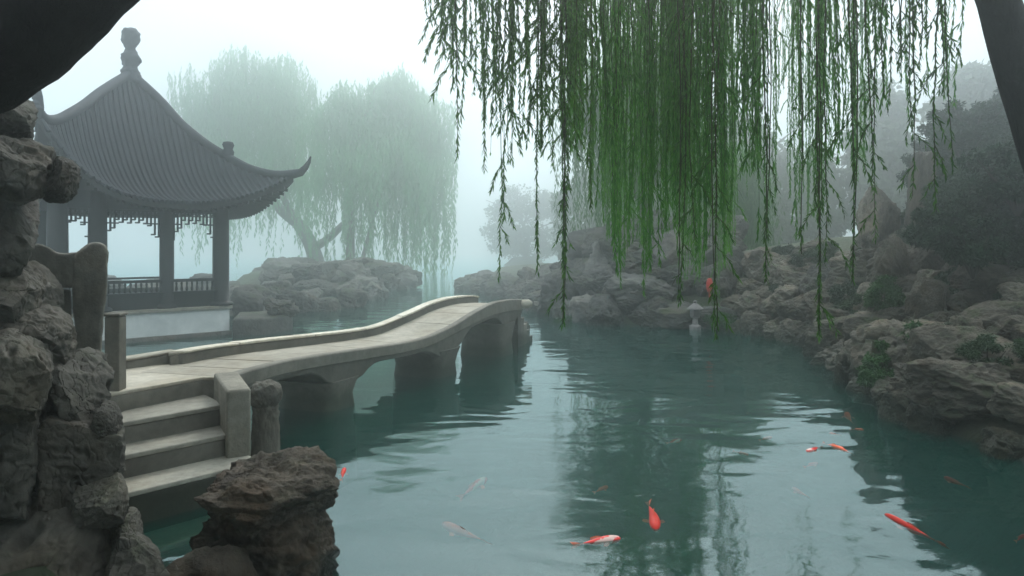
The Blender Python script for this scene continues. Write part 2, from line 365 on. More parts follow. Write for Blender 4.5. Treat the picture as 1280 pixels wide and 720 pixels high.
# ring shaped stone: bent tube with a hole, roughened
def ring_stone():
    c=PD(262,742,3.9); mb=MB(); seg=64; rs=28; vs=[]; fs=[]
    for i in range(seg):
        a=2*math.pi*i/seg
        for k in range(rs):
            b=2*math.pi*k/rs; rr=.115+.04*noise.noise(Vector((math.cos(a)*1.2,math.sin(a)*1.2,4)))
            x=(.2+rr*.75*math.cos(b))*math.cos(a); z=(.17+rr*.75*math.cos(b))*math.sin(a); y=rr*1.5*math.sin(b)
            q=Vector((x,y,z)); n=Vector((math.cos(b)*math.cos(a),math.sin(b),math.cos(b)*math.sin(a)))
            q+=n*(.06*noise.noise(q*5)-.03*abs(noise.noise(q*13))+.012*noise.noise(q*30))
            vs.append(c+q)
    for i in range(seg):
        for k in range(rs): fs.append((i*rs+k,((i+1)%seg)*rs+k,((i+1)%seg)*rs+(k+1)%rs,i*rs+(k+1)%rs))
    mb.add(vs,fs); o=mb.build('rockery_stone',M['rock_boulder'],smooth=True,loc=c)
    tag(o,'ring shaped eroded stone with a dark hole at the water edge',"rock",G)
ring_stone()
# foreground boulder: overhanging top slab on a narrower dark base
bl=empty('boulder',PD(318,700,4.2)); tag(bl,'large brown boulder with ledged flat top in the water before the steps','boulder')
def bpart(nm,x0,y0,x1,y1,d,th,seed,**k):
    a=PD(x0,y1,d); b=PD(x1,y0,d); c=(a+b)/2
    o=link(nm,rock_mesh(nm,((b.x-a.x)/2,th/2,(b.z-a.z)/2),seed,M['rock_boulder'],sub=7,**k)); o.location=(c.x,d+th*.3,c.z); return o
o=bpart('top_slab',224,590,400,668,4.15,.85,41,p=4.2,cuts=6,amp=.13,ledge=.10,pits=5,fineamp=.03); o.rotation_euler=(R(8),R(2),R(20)); attach(o,bl)
o=bpart('base',226,628,402,810,4.25,.7,44,p=3.2,cuts=8,amp=.17,pits=6); attach(o,bl)

# ------------------------------------------------------------------ stone rail with scroll pillar behind the rockery
rl=empty('stone_railing',PD(112,520,5.4)); tag(rl,'carved stone rail with a thick scroll topped pillar beside the rockery','railing')
def slabpx(pts,d,th):                      # pixel outline (clockwise seen from camera) given real thickness
    n=len(pts); RY=PD(pts[0][0],HZ,1.); RY.z=0; RY.normalize(); vs=[PD(x,y,d) for x,y in pts]+[PD(x,y,d)+RY*th for x,y in pts]
    return vs,[tuple(range(n)),tuple(range(2*n-1,n-1,-1))]+[(i,n+i,n+(i+1)%n,(i+1)%n) for i in range(n)]
def sculpt(mb,name,mat,par,lv=3,bw=.03,st=.03):
    o=mb.build(name,mat,par)
    b=o.modifiers.new('b','BEVEL'); b.width=bw; b.segments=3; b.limit_method='ANGLE'
    r=o.modifiers.new('r','REMESH'); r.mode='VOXEL'; r.voxel_size=.016; r.use_smooth_shade=True
    s=o.modifiers.new('s','SMOOTH'); s.factor=.5; s.iterations=3
    tx=bpy.data.textures.new('erosion','CLOUDS'); tx.noise_scale=.12; tx.noise_depth=4
    dm=o.modifiers.new('d','DISPLACE'); dm.texture=tx; dm.strength=st; dm.mid_level=.5
    return o
mb=MB(); mb.add(*slabpx([(92,330),(90,322),(98,314),(112,305),(122,302),(133,306),(137,318),(134,330),(135,345),(134,362),(131,385),(129,410),(126,450),(124,500),(122,560),(96,560),(94,500),(94,440),(93,400),(90,350)],5.4,.36))
sculpt(mb,'newel_post',M['carved'],rl)
mb=MB(); mb.add(*slabpx([(20,352),(20,318),(48,304),(58,308),(68,315),(80,318),(104,315),(104,325),(102,327),(102,360),(20,362)],5.42,.26)); sculpt(mb,'rail',M['carved'],rl)
mb=MB(); mb.add(*slabpx([(20,363),(89,363),(91,450),(91,520),(20,520)],5.5,.12)); o=mb.build('panel',M['carved'],rl); bevel(o)
# near end post of the bridge parapet
mb=MB(); a=PD(130,396,6.35); b=PD(149,396,6.35)
mb.prism([(a.x,a.y),(b.x,b.y),(b.x-.02,b.y+.16),(a.x-.02,b.y+.16)],-.3,a.z)
mb.prism([(a.x-.012,a.y-.012),(b.x+.012,b.y-.012),(b.x-.01,b.y+.175),(a.x-.03,b.y+.175)],a.z+.002,a.z+.03)
o=bevel(mb.build('stone_post',M['carved'],loc=(a.x,a.y,0)),.015); tag(o,'square plain stone post at the near left end of the bridge','post')

# ------------------------------------------------------------------ bridge
br=empty('stone_bridge',(-2,11,0)); tag(br,'pale curving stone footbridge rising over the pond on three piers','bridge')
# right edge of the deck: x, y, deck z
edge=[(-2.93,7.05,.87),(-2.82,7.5,.87),(-2.70,8.1,.85),(-2.48,8.9,.80),(-2.08,9.9,.74),(-1.70,10.6,.715),(-1.36,11.2,.74),(-.98,11.95,.86),(-.66,12.6,.98),(-.36,13.3,1.04),(-.08,14.0,1.04),(.12,14.6,1.01),(.22,14.95,.97)]
def catmull(pts, k=8):
    pts=[Vector(p) for p in pts]; out=[]
    for i in range(len(pts)-1):
        p0=pts[max(i-1,0)];p1=pts[i];p2=pts[i+1];p3=pts[min(i+2,len(pts)-1)]
        for j in range(k):
            t=j/k; out.append(.5*((2*p1)+(p2-p0)*t+(2*p0-5*p1+4*p2-p3)*t*t+(3*p1-p0-3*p2+p3)*t**3))
    out.append(pts[-1]); return out
E=catmull(edge,8)
NRM=[]
for i,p in enumerate(E):
    t=E[min(i+2,len(E)-1)]-E[max(i-2,0)]; t.z=0; t.normalize(); NRM.append(Vector((-t.y,t.x,0)))
NRM[0:8]=[Vector((-.93,.36,0)).normalized()]*8 if False else NRM[0:8]
W=1.12
def ribbon(name, o0, o1, zb, zt, mat, i0=0, i1=None, bev=.02, slab=0):
    """swept rectangular section between offsets o0..o1 from the right edge; zb/zt functions of index"""
    i1=len(E) if i1 is None else i1; vs=[];fs=[]
    if slab:                               # separate stones with open joints, one mesh
        mb=MB(); k0=i0
        while k0<i1-1:
            k1=min(k0+slab,i1-1); k1=i1-1 if i1-1-k1<3 else k1; vs=[]
            rows=list(range(k0,k1+1)); dz=rnd.uniform(-.005,.005)
            for r_,i in enumerate(rows):
                p=E[i].copy(); n=NRM[i]; t=Vector((n.y,-n.x,0))
                if r_==0: p+=t*.009
                if r_==len(rows)-1: p-=t*.009
                for o,z in ((o0,zb(i)),(o0,zt(i)+dz),(o1,zt(i)+dz),(o1,zb(i))):
                    q=p+n*o; vs.append((q.x,q.y,z))
            m=len(rows); fs=[(i*4+k,i*4+(k+1)%4,(i+1)*4+(k+1)%4,(i+1)*4+k) for i in range(m-1) for k in range(4)]+[(3,2,1,0),tuple((m-1)*4+k for k in range(4))]
            mb.add(vs,fs); k0=k1
        o=mb.build(name,mat,br,angle=40); bm=bmesh.new(); bm.from_mesh(o.data); bmesh.ops.recalc_face_normals(bm,faces=bm.faces); bm.to_mesh(o.data); bm.free()
        return bevel(o,bev)
    for i in range(i0,i1):
        p=E[i];n=NRM[i]
        for o,z in ((o0,zb(i)),(o0,zt(i)),(o1,zt(i)),(o1,zb(i))):
            q=p+n*o; vs.append((q.x,q.y,z))
    m=i1-i0
    for i in range(m-1):
        for k in range(4): fs.append((i*4+k,(i+1)*4+k,(i+1)*4+(k+1)%4,i*4+(k+1)%4))
    fs.append((0,1,2,3)); fs.append(tuple((m-1)*4+k for k in (3,2,1,0)))
    mb=MB(); mb.add(vs,fs); o=mb.build(name,mat,br,angle=40); bm=bmesh.new(); bm.from_mesh(o.data); bmesh.ops.recalc_face_normals(bm,faces=bm.faces); bm.to_mesh(o.data); bm.free()
    return bevel(o,bev)
# pier positions: (index in E nearest to depth)
def idx(y): return min(range(len(E)),key=lambda i:abs(E[i].y-y))
piers=[(idx(9.35),.36),(idx(11.8),.40),(idx(14.1),.42)]
S=[0]
for i in range(1,len(E)): S.append(S[-1]+(E[i]-E[i-1]).length)
def under(i):                              # arched underside: deep at the piers, thin mid span
    dz=min(abs(S[i]-S[k]) for k,_ in piers); t=min(max((dz-.36)/.5,0),1)
    return E[i].z-.21-.20*(1-t)**2
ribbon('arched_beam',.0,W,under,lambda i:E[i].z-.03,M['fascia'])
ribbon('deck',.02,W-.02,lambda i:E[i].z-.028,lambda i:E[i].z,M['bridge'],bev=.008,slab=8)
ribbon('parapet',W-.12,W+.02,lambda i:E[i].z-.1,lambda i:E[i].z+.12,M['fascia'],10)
ribbon('coping',W-.14,W+.04,lambda i:E[i].z+.122,lambda i:E[i].z+.155,M['bridge'],10,bev=.01,slab=11)  # thin pale strip added so the parapet top looks lit
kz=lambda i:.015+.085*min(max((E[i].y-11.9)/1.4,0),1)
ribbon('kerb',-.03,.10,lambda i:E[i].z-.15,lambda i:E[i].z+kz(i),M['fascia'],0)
for k,w_ in piers:
    p=E[k];n=NRM[k]; c=p+n*(W/2-.06); t=Vector((n.y,-n.x,0)); vs=[];fs=[];seg=28; prof=[(-1.05,1.12),(-.1,1.06),(.15,1.0),(.4,.97),(.7,1.04),(.95,1.3)]
    top=under(k)+.04
    for zz,s_ in prof:
        z=zz if zz<0 else zz*top/.95
        for j in range(seg):
            a=2*math.pi*j/seg; ca,sa=math.cos(a),math.sin(a); e=.55
            q=c+n*(math.copysign(abs(ca)**e,ca)*(W/2-.06)*min(s_,1.08))+t*(math.copysign(abs(sa)**e,sa)*w_*s_); vs.append((q.x,q.y,z))
    for i in range(len(prof)-1):
        for j in range(seg): fs.append((i*seg+j,i*seg+(j+1)%seg,(i+1)*seg+(j+1)%seg,(i+1)*seg+j))
    fs.append(tuple(range(seg-1,-1,-1))); fs.append(tuple((len(prof)-1)*seg+j for j in range(seg)))
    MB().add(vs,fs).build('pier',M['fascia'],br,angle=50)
# rounded end of the kerb at the turn
k=len(E)-1; p=E[k]+Vector((-.05,0,-.02)); mb=MB(); mb.tube([p+Vector((-.12,-.05,.02)),p+Vector((.06,-.1,.03)),p+Vector((.2,-.12,.035)),p+Vector((.27,-.125,.03))],[.1,.1,.095,.05],14); mb.build('kerb_end',M['bridge'],br,smooth=True)
for j in range(5):                          # steps down to the islet behind the last pier
    p=E[-1]; n=NRM[-1]; t=Vector((n.y,-n.x,0)); a=p+n*.1+t*(.02+.27*j)-Vector((.0,0,0)); b_=a+t*.29; pts=[(a.x,a.y),(b_.x,b_.y),((b_+n*.85).x,(b_+n*.85).y),((a+n*.85).x,(a+n*.85).y)]
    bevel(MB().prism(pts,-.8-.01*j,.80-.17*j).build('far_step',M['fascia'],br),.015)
# landing and near parapet
ld=[(-3.6,6.45),(-3.18,7.1),(-2.96,7.06),(-2.9,7.3)]
lp=E[0]+NRM[0]*W
LW=E[10]+NRM[10]*W
land=[(-3.6,6.42),(-3.2,7.06),(E[0].x,E[0].y),(E[2].x-.01,E[2].y),(LW.x,LW.y),(-4.25,7.75),(-4.75,7.2),(-4.6,6.0),(-4.0,5.75)]
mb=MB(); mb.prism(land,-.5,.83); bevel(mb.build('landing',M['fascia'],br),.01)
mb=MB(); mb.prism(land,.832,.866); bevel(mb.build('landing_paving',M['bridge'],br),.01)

def poly_path_wall(path,th,z0,z1,name,mat,par):
    vs=[];fs=[];n=len(path)
    for i,p in enumerate(path):
        p=Vector(p); t=(Vector(path[min(i+1,n-1)])-Vector(path[max(i-1,0)])); t.z=0; t.normalize(); nn=Vector((-t.y,t.x,0))*th/2
        za=z0[i] if hasattr(z0,'__len__') else z0; zb=z1[i] if hasattr(z1,'__len__') else z1
        for s_,z in ((-1,za),(-1,zb),(1,zb),(1,za)): q=p+nn*s_; vs.append((q.x,q.y,z))
    for i in range(n-1):
        for k in range(4): fs.append((i*4+k,(i+1)*4+k,(i+1)*4+(k+1)%4,i*4+(k+1)%4))
    fs.append((0,1,2,3)); fs.append(tuple((n-1)*4+k for k in (3,2,1,0)))
    o=MB().add(vs,fs).build(name,mat,par,angle=40); bm=bmesh.new(); bm.from_mesh(o.data); bmesh.ops.recalc_face_normals(bm,faces=bm.faces); bm.to_mesh(o.data); bm.free(); return bevel(o,.015)
q0=LW-NRM[10]*.05
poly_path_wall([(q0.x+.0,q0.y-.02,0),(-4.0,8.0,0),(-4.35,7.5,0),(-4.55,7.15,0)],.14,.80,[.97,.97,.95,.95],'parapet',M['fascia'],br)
poly_path_wall([(q0.x+.0,q0.y-.02,0),(-4.0,8.0,0),(-4.35,7.5,0),(-4.55,7.15,0)],.18,[.972,.972,.952,.952],[1.005,1.005,.985,.985],'coping',M['bridge'],br)  # same pale strip, imitating light on the near parapet top

# ------------------------------------------------------------------ steps
st=empty('stone_steps',(-2.9,6.0,0)); tag(st,'stone steps going down from the bridge landing into the water','steps')
# front edges: left point, right point, z
fe=[((-3.62,6.46),(-3.19,7.10),.866),((-3.62,5.72),(-2.80,6.66),.68),((-3.55,5.34),(-2.54,6.42),.48),((-3.42,4.95),(-2.26,6.18),.28),((-3.28,4.55),(-2.0,5.95),-.08)]
back=[(-4.0,5.9),(-3.1,7.14)]
for i in range(1,5):
    (l,r,z)=fe[i]; (bl_,br_,_)=fe[i-1]
    ext=Vector((br_[0]-bl_[0],br_[1]-bl_[1])).normalized()*.0
    dv=Vector((-.06,.05))
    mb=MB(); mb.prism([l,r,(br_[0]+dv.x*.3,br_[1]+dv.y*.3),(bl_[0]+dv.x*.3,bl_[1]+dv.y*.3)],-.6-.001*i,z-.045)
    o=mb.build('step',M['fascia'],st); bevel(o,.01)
    ov=Vector((dv.x*-.25,dv.y*-.25)); tp_=MB().prism([(l[0]+ov.x,l[1]+ov.y),(r[0]+ov.x-.01,r[1]+ov.y),(br_[0]+dv.x*.2,br_[1]+dv.y*.2),(bl_[0]+dv.x*.2,bl_[1]+dv.y*.2)],z-.043,z).build('tread',M['step'],None); bevel(tp_,.012); attach(tp_,o)  # pale layer on the dark step body, imitating light from above
# cheek wall on the right, flat topped, and its front block
mb=MB(); mb.prism([(-2.60,6.22),(-2.42,6.33),(-2.86,7.12),(-3.06,7.0)],-.6,[.90,.90,.92,.92]); bevel(mb.build('cheek_wall',M['carved'],st),.025,3)
# round topped post
c=PZ(332,570,0.02); c.y=6.95; c.x=(332-640)/F*6.95
mb=MB(); mb.lathe([(.15,-.6),(.145,.1),(.13,.4),(.122,.55),(.135,.575),(.12,.60),(.125,.61),(.158,.65),(.168,.70),(.163,.76),(.135,.81),(.09,.84),(.04,.855),(.01,.858)],(c.x,c.y,0),32)
o=mb.build('mooring_post',M['carved'],smooth=True,loc=(c.x,c.y,0)); tag(o,'round stone bollard with a domed cap standing in water beside the steps','bollard')
tx=bpy.data.textures.new('wear','CLOUDS'); tx.noise_scale=.1
sb=o.modifiers.new('sub','SUBSURF'); sb.levels=2; sb.render_levels=2
tx.noise_scale=.07; tx.noise_depth=4; sb.levels=sb.render_levels=3; dm=o.modifiers.new('d','DISPLACE'); dm.texture=tx; dm.strength=.045

# ------------------------------------------------------------------ pavilion
A=Vector((-.74,-.67,0)).normalized(); B=Vector((-.67,.74,0)).normalized()
P1=Vector((-7.2,17.4,0)); pc=P1+A*1.95+B*2.3
pv=empty('pavilion',(pc.x,pc.y,.7)); tag(pv,'dark open Chinese pavilion with a swooping tiled roof on a white base','pavilion')
def Q(a,b,z): return P1+A*a+B*b+Vector((0,0,z))
def qp(a0,b0,a1,b1): return [tuple(Q(*t,0))[:2] for t in ((a0,b0),(a0,b1),(a1,b1),(a1,b0))][::-1]
def qbox(mb,a0,b0,a1,b1,z0,z1):
    pts=[Q(a,b,0) for a,b in ((a0,b0),(a1,b0),(a1,b1),(a0,b1))]; pts=[(p.x,p.y) for p in pts]
    ar=sum(pts[i][0]*pts[(i+1)%4][1]-pts[(i+1)%4][0]*pts[i][1] for i in range(4))
    if ar<0: pts=pts[::-1]
    return mb.prism(pts,z0,z1)
LA,LB=4.1,4.95
mb=MB(); qbox(mb,0,0,LA,LB,-.9,.66); mb.build('base_wall',M['plaster'],pv)
mb=MB(); qbox(mb,-.06,-.06,LA+.06,LB+.06,.662,.74); bevel(mb.build('floor_slab',M['carved'],pv))
mb=MB(); qbox(mb,-.05,-.05,LA+.05,LB+.05,-.85,.10); bevel(mb.build('plinth',M['rock_far'],pv))
# columns where the photo shows them on the front face
def a_of_px(px,b=.2):
    k=(px-640)/F; o=P1+B*b; return (o.x-k*o.y)/(k*A.y-A.x)
ca=[a_of_px(x) for x in (276,208,122,72)]
cb=[.2,LB-.2]
CH=3.5
cols=[(a,.2) for a in ca]+[(ca[0],LB-.25),(ca[3],LB-.25),(ca[3],2.4)]
def colpart(a,b,r):
    c=Q(a,b,0); mb=MB(); mb.lathe([(r*1.5,.742),(r*1.5,.79),(r*1.2,.84),(r,.85),(r,2.0),(r*.94,CH)],(c.x,c.y,0),18); mb.build('column',M['wood'],pv,smooth=True)
for i,(a,b) in enumerate(cols): colpart(a,b,(.2,.155,.2,.21,.16,.16,.16)[i])
# beams
mb=MB(); qbox(mb,ca[0]-.05,.1,ca[3]+.05,.3,3.1,3.5); qbox(mb,ca[0]-.05,LB-.35,ca[3]+.05,LB-.15,3.1,3.5); mb.build('beam',M['wood'],pv)
mb=MB(); qbox(mb,ca[0]-.1,.3,ca[0]+.1,LB-.35,3.11,3.49); qbox(mb,ca[3]-.1,.3,ca[3]+.1,LB-.35,3.11,3.49); mb.build('beam',M['wood'],pv)
# hanging lattice under the beams: a fretwork with corner brackets
def frieze(a0,a1,b,z=3.1):
    mb=MB(); L=a1-a0; n=max(int(L/.085),4)
    def bar(u0,z0,u1,z1,w=.022): mb.bar(Q(u0,b,z0),Q(u1,b,z1),.035,w*1.35)
    bar(a0,z-.02,a1,z-.02,.03); bar(a0,z-.12,a1,z-.12,.02)
    rs=random.Random(int(a0*100))
    for i in range(n+1):
        u=a0+L*i/n; e=min(i,n-i)/n
        dp=.24+.42*max(0,1-e*4.2)+(.07 if i%2 else 0)+rs.uniform(-.02,.02)
        bar(u,z,u,z-dp,.026)
        if i<n: bar(u,z-dp+.01,u+L/n,z-dp+.01,.026)
        if i<n and i%2==0: bar(u,z-.02,u+L/n,z-.14,.02)
        if e<.24 and i<n: bar(u,z-.32,u+L/n,z-.32,.024)
    mb.build('hanging_lattice',M['wood'],pv)
for i in range(3): frieze(ca[i]+.17,ca[i+1]-.17,.2)
# seat rail
for (p,q) in ((0,1),(1,2),(2,3)):
    a0=ca[p]+.1; a1=ca[q]-.1; mb=MB()
    qbox(mb,a0,.16,a1,.24,.742,1.10); qbox(mb,a0,.05,a1,.35,1.102,1.14)
    qbox(mb,a0,.12,a1,.24,1.37,1.44)
    n=int((a1-a0)/.11)
    for i in range(n+1):
        c=Q(a0+(a1-a0)*i/n,.18,0); mb.lathe([(.022,1.14),(.036,1.2),(.02,1.28),(.03,1.33),(.02,1.37)],(c.x,c.y,0),8)
    mb.build('bench_rail',M['wood'],pv)
mb=MB(); n=26
qbox(mb,ca[0]+.1,LB-.3,ca[3]-.1,LB-.2,.742,1.02); qbox(mb,ca[0]+.1,LB-.3,ca[3]-.1,LB-.22,1.28,1.34)
mb.build('bench_rail',M['wood'],pv)
# roof
APX=Vector((-10.0,17.9,6.72))
rR=[APX,Vector((-9.25,17.85,6.05)),Vector((-8.6,17.75,5.37)),Vector((-7.95,17.65,4.86)),Vector((-7.35,17.55,4.50)),Vector((-6.7,17.45,4.16)),Vector((-6.05,17.38,4.0)),Vector((-5.55,17.34,4.02))]
rL=[APX,Vector((-9.92,17.1,6.3)),Vector((-9.84,16.3,5.85)),Vector((-9.76,15.6,5.42)),Vector((-9.7,15.0,5.1)),Vector((-9.66,14.5,4.86)),Vector((-9.58,14.0,4.78)),Vector((-9.46,13.6,4.86))]
rB=[APX+Vector((-(p.x-APX.x),-(p.y-APX.y),p.z-APX.z)) for p in rR]
rK=[APX+Vector((.1*(i/7),(APX.y-p.y)*1.05,(rR[i].z-APX.z))) for i,p in enumerate(rL)]
def samp(c,t):
    n=len(c)-1; x=min(max(t,0),1)*n; i=min(int(x),n-1); f=x-i
    p0=c[max(i-1,0)];p1=c[i];p2=c[i+1];p3=c[min(i+2,n)]
    return .5*((2*p1)+(p2-p0)*f+(2*p0-5*p1+4*p2-p3)*f*f+(3*p1-p0-3*p2+p3)*f**3)
def zmid(v): return 6.72-3.42*(1-(1-v)**1.75)-.06*v
def rsurf(La,Ra,u,v):
    a=samp(La,v); b=samp(Ra,v); p=a.lerp(b,u); e=1-abs(2*u-1)**2.6
    p.z=p.z+(min(zmid(v),p.z)-p.z)*e
    mid=(a+b)/2; inw=(APX-mid); inw.z=0
    if v>.3: p+=inw.normalized()*(.38*(v-.3)*e)
    return p
mb=MB(); under_mb=MB()
faces=[(rL,rR),(rR,rK),(rK,rB),(rB,rL)]
for La,Ra in faces:
    nu,nv=40,24; vs=[rsurf(La,Ra,i/nu,j/nv) for j in range(nv+1) for i in range(nu+1)]
    fs=[(j*(nu+1)+i,(j+1)*(nu+1)+i,(j+1)*(nu+1)+i+1,j*(nu+1)+i+1) for j in range(nv) for i in range(nu)]
    mb.add(vs,fs)
    vs2=[v-Vector((0,0,.14)) for v in vs]; under_mb.add(vs2,[f[::-1] for f in fs])
    # eave edge closing strip
    e0=[nv*(nu+1)+i for i in range(nu+1)]
    under_mb.add([vs[i] for i in e0]+[vs2[i] for i in e0],[(i,i+1,nu+2+i,nu+1+i) for i in range(nu)])
    # tile ridges running straight down to the eave
    nr=46
    for r_ in range(nr+1):
        s=(r_+.5)/(nr+1)-.5; v0=max(abs(s)*2,.03); pts=[]
        if v0>.97: continue
        for k in range(15):
            v=v0+(1-v0)*k/14; u=.5+s/v; pts.append(rsurf(La,Ra,min(max(u,0),1),v)+Vector((0,0,.02)))
        pts.append(pts[-1]+(pts[-1]-pts[-2]).normalized()*.06)
        mb.tube(pts,.048,6)
roof=mb.build('roof',M['roof'],pv,angle=45)
under_mb.build('eave_soffit',M['wood'],pv,angle=40)
# eave rafters
mb=MB()
for La,Ra in faces[:2]+faces[3:]:
    for i in range(36):
        u=.04+.92*i/35; a=rsurf(La,Ra,u,1)-Vector((0,0,.19)); b=rsurf(La,Ra,.5+(u-.5)*1.05 if False else u,.72)-Vector((0,0,.21)); mb.bar(a,b,.06,.07)
mb.build('rafters',M['wood'],pv)
def horn(c,tip,name='hip_ridge'):
    pts=[samp(c,i/30)+Vector((0,0,.06)) for i in range(31)]+tip; n=len(pts)
    rad=[.115]*31+[.10,.075,.05,.02][:len(tip)]
    m_=MB(); m_.tube(pts,rad,10); return m_
m1=horn(rR,[Vector((-5.36,17.33,4.12)),Vector((-5.24,17.32,4.24)),Vector((-5.15,17.31,4.38)),Vector((-5.1,17.3,4.52))]); 
# ridge ornament block
oc=samp(rR,.585)+Vector((0,0,.18)); m1.lathe([(.13,-.1),(.15,.02),(.11,.1),(.15,.2),(.12,.27),(.03,.29)],tuple(oc),10)
m1.build('hip_ridge',M['roof'],pv,angle=60)
m2=horn(rL,[Vector((-9.38,13.52,5.0)),Vector((-9.36,13.5,5.2)),Vector((-9.39,13.5,5.42)),Vector((-9.43,13.5,5.62))])
for k in range(7):
    q=Vector((-9.38-.006*k,13.5,4.98+.09*k)); m2.lathe([(.03,-.07),(.10-.006*k,-.02),(.085,.03),(.03,.07)],tuple(q),10)
m2.build('hip_ridge',M['roof'],pv,angle=60)
for c_,i in ((rK,0),(rB,1)):
    t0=samp(c_,1); d_=(samp(c_,1)-samp(c_,.9)); d_.z=0; d_.normalize()
    horn(c_,[t0+d_*.15+Vector((0,0,.15)),t0+d_*.28+Vector((0,0,.3)),t0+d_*.36+Vector((0,0,.45)),t0+d_*.42+Vector((0,0,.6))]).build('hip_ridge',M['roof'],pv,angle=60)
mb=MB(); mb.lathe([(.36,-.25),(.27,-.05),(.21,.05),(.25,.10),(.16,.16),(.15,.26),(.24,.36),(.26,.46),(.21,.56),(.14,.62),(.12,.70),(.16,.78),(.22,.92),(.235,1.08),(.21,1.18),(.09,1.24),(.02,1.26)],tuple(APX),16)
o=mb.build('finial',M['roof'],pv,smooth=True); tx=bpy.data.textures.new('carving','CLOUDS'); tx.noise_scale=.16
sb=o.modifiers.new('s','SUBSURF'); sb.levels=2; sb.render_levels=2
dm=o.modifiers.new('d','DISPLACE'); dm.texture=tx; dm.strength=.12

# ------------------------------------------------------------------ foliage generators
def leaf_quads(P, Dn, Wd, L, Wt, rs):
    """P base (n,3), Dn direction, Wd width direction; two-quad folded lance leaf -> V,F"""
    n=len(P); L=np.asarray(L).reshape(-1,1); Wt=np.asarray(Wt).reshape(-1,1)
    Dn=Dn/np.linalg.norm(Dn,axis=1,keepdims=True); Wd=Wd-(Wd*Dn).sum(1,keepdims=True)*Dn; Wd/=np.linalg.norm(Wd,axis=1,keepdims=True)+1e-9
    Nn=np.cross(Dn,Wd)
    m=P+Dn*L*.45; a=m+Wd*Wt*.5+Nn*Wt*.12; b=m-Wd*Wt*.5+Nn*Wt*.12; t=P+Dn*L+Nn*L*rs.uniform(-.1,.1,(n,1))
    V=np.stack([P,a,t,b],1).reshape(-1,3); Fq=np.arange(4*n).reshape(n,4); return V,Fq
def rdir(rs,n): v=rs.normal(size=(n,3)); return v/np.linalg.norm(v,axis=1,keepdims=True)
def strands(specs, rs, leafL=.075, leafW=.012, gap=.022, spread=.45, twig=0.):
    """specs: list of (path pts (k,3) np) top->bottom. returns leaf arrays and a stem MB"""
    LV=[];LF=[];nb=0; stem=MB()
    def place(path,l0,l1,fac=1.,gapf=1.):
        nonlocal nb
        seg=np.diff(path,axis=0); sl=np.linalg.norm(seg,axis=1); cum=np.concatenate([[0],np.cumsum(sl)]); T=cum[-1]
        if T<.05: return
        s=np.arange(l0,T,gap*gapf)+rs.uniform(-.008,.008,max(len(np.arange(l0,T,gap*gapf)),1))[:len(np.arange(l0,T,gap*gapf))]
        s=np.clip(s,0,T-1e-4)
        if len(s)==0: return
        clump=np.array([noise.noise(Vector((float(x)*2.2,path[0,0]*7,path[0,1]*7))) for x in s]); s=s[clump>-.38]
        if len(s)==0: return
        k=np.searchsorted(cum,s)-1; k=np.clip(k,0,len(seg)-1); f=((s-cum[k])/sl[k])[:,None]; P=path[k]*(1-f)+path[k+1]*f
        D=seg[k]/sl[k][:,None]; az=rs.uniform(0,2*math.pi,len(s)); out=np.stack([np.cos(az),np.sin(az),np.zeros(len(s))],1)
        sp=rs.uniform(.6,1.3,(len(s),1))*spread; dn=D+out*sp; L=rs.uniform(.65,1.2,len(s))*leafL*fac
        V,Fq=leaf_quads(P,dn,np.cross(dn,out)+rdir(rs,len(s))*.6,L,rs.uniform(.8,1.2,len(s))*leafW*fac,rs)
        LV.append(V); LF.append(Fq+nb); nb+=len(V)
    for path,rad in specs:
        n=len(path); stem.tube([Vector(p) for p in path],[rad*(1-.75*i/(n-1)) for i in range(n)],4,False); place(path,.0,0)
        if twig:
            T=len(path)
            for i in range(1,T-1):
                if rs.uniform()<twig:
                    az=rs.uniform(0,6.28); L=rs.uniform(.12,.34); o=np.array([math.cos(az),math.sin(az)*.6,0])
                    tp=np.array([path[i],path[i]+o*L*.35+np.array([0,0,-L*.35]),path[i]+o*L*.6+np.array([0,0,-L*.85])])
                    stem.tube([Vector(p) for p in tp],[rad*.4,rad*.3,rad*.15],3,False); place(tp,.02,0,1.,.8)
    return np.concatenate(LV),np.concatenate(LF),stem
def leaf_cloud(rs, n, dims, L, W, clumps=40, hollow=.5):
    """ellipsoid crown of leaf clumps, uneven outline"""
    cd=rdir(rs,clumps); cr=rs.uniform(hollow,1.0,(clumps,1))**.6; C=cd*cr*np.array(dims); C[:,2]=np.where(C[:,2]<-dims[2]*.6,-dims[2]*.4,C[:,2])
    k=rs.randint(clumps,size=n); sz=rs.uniform(.16,.34,clumps)*np.mean(dims)
    r=rs.uniform(.2,1,n)**.5
    P=C[k]+rdir(rs,n)*(sz[k]*r)[:,None]*np.array([1.15,1.15,.75])
    dn=rdir(rs,n)+np.array([0,0,-.35]); V,Fq=leaf_quads(P,dn,rdir(rs,n),rs.uniform(.7,1.3,n)*L,rs.uniform(.7,1.3,n)*W,rs)
    return V,Fq

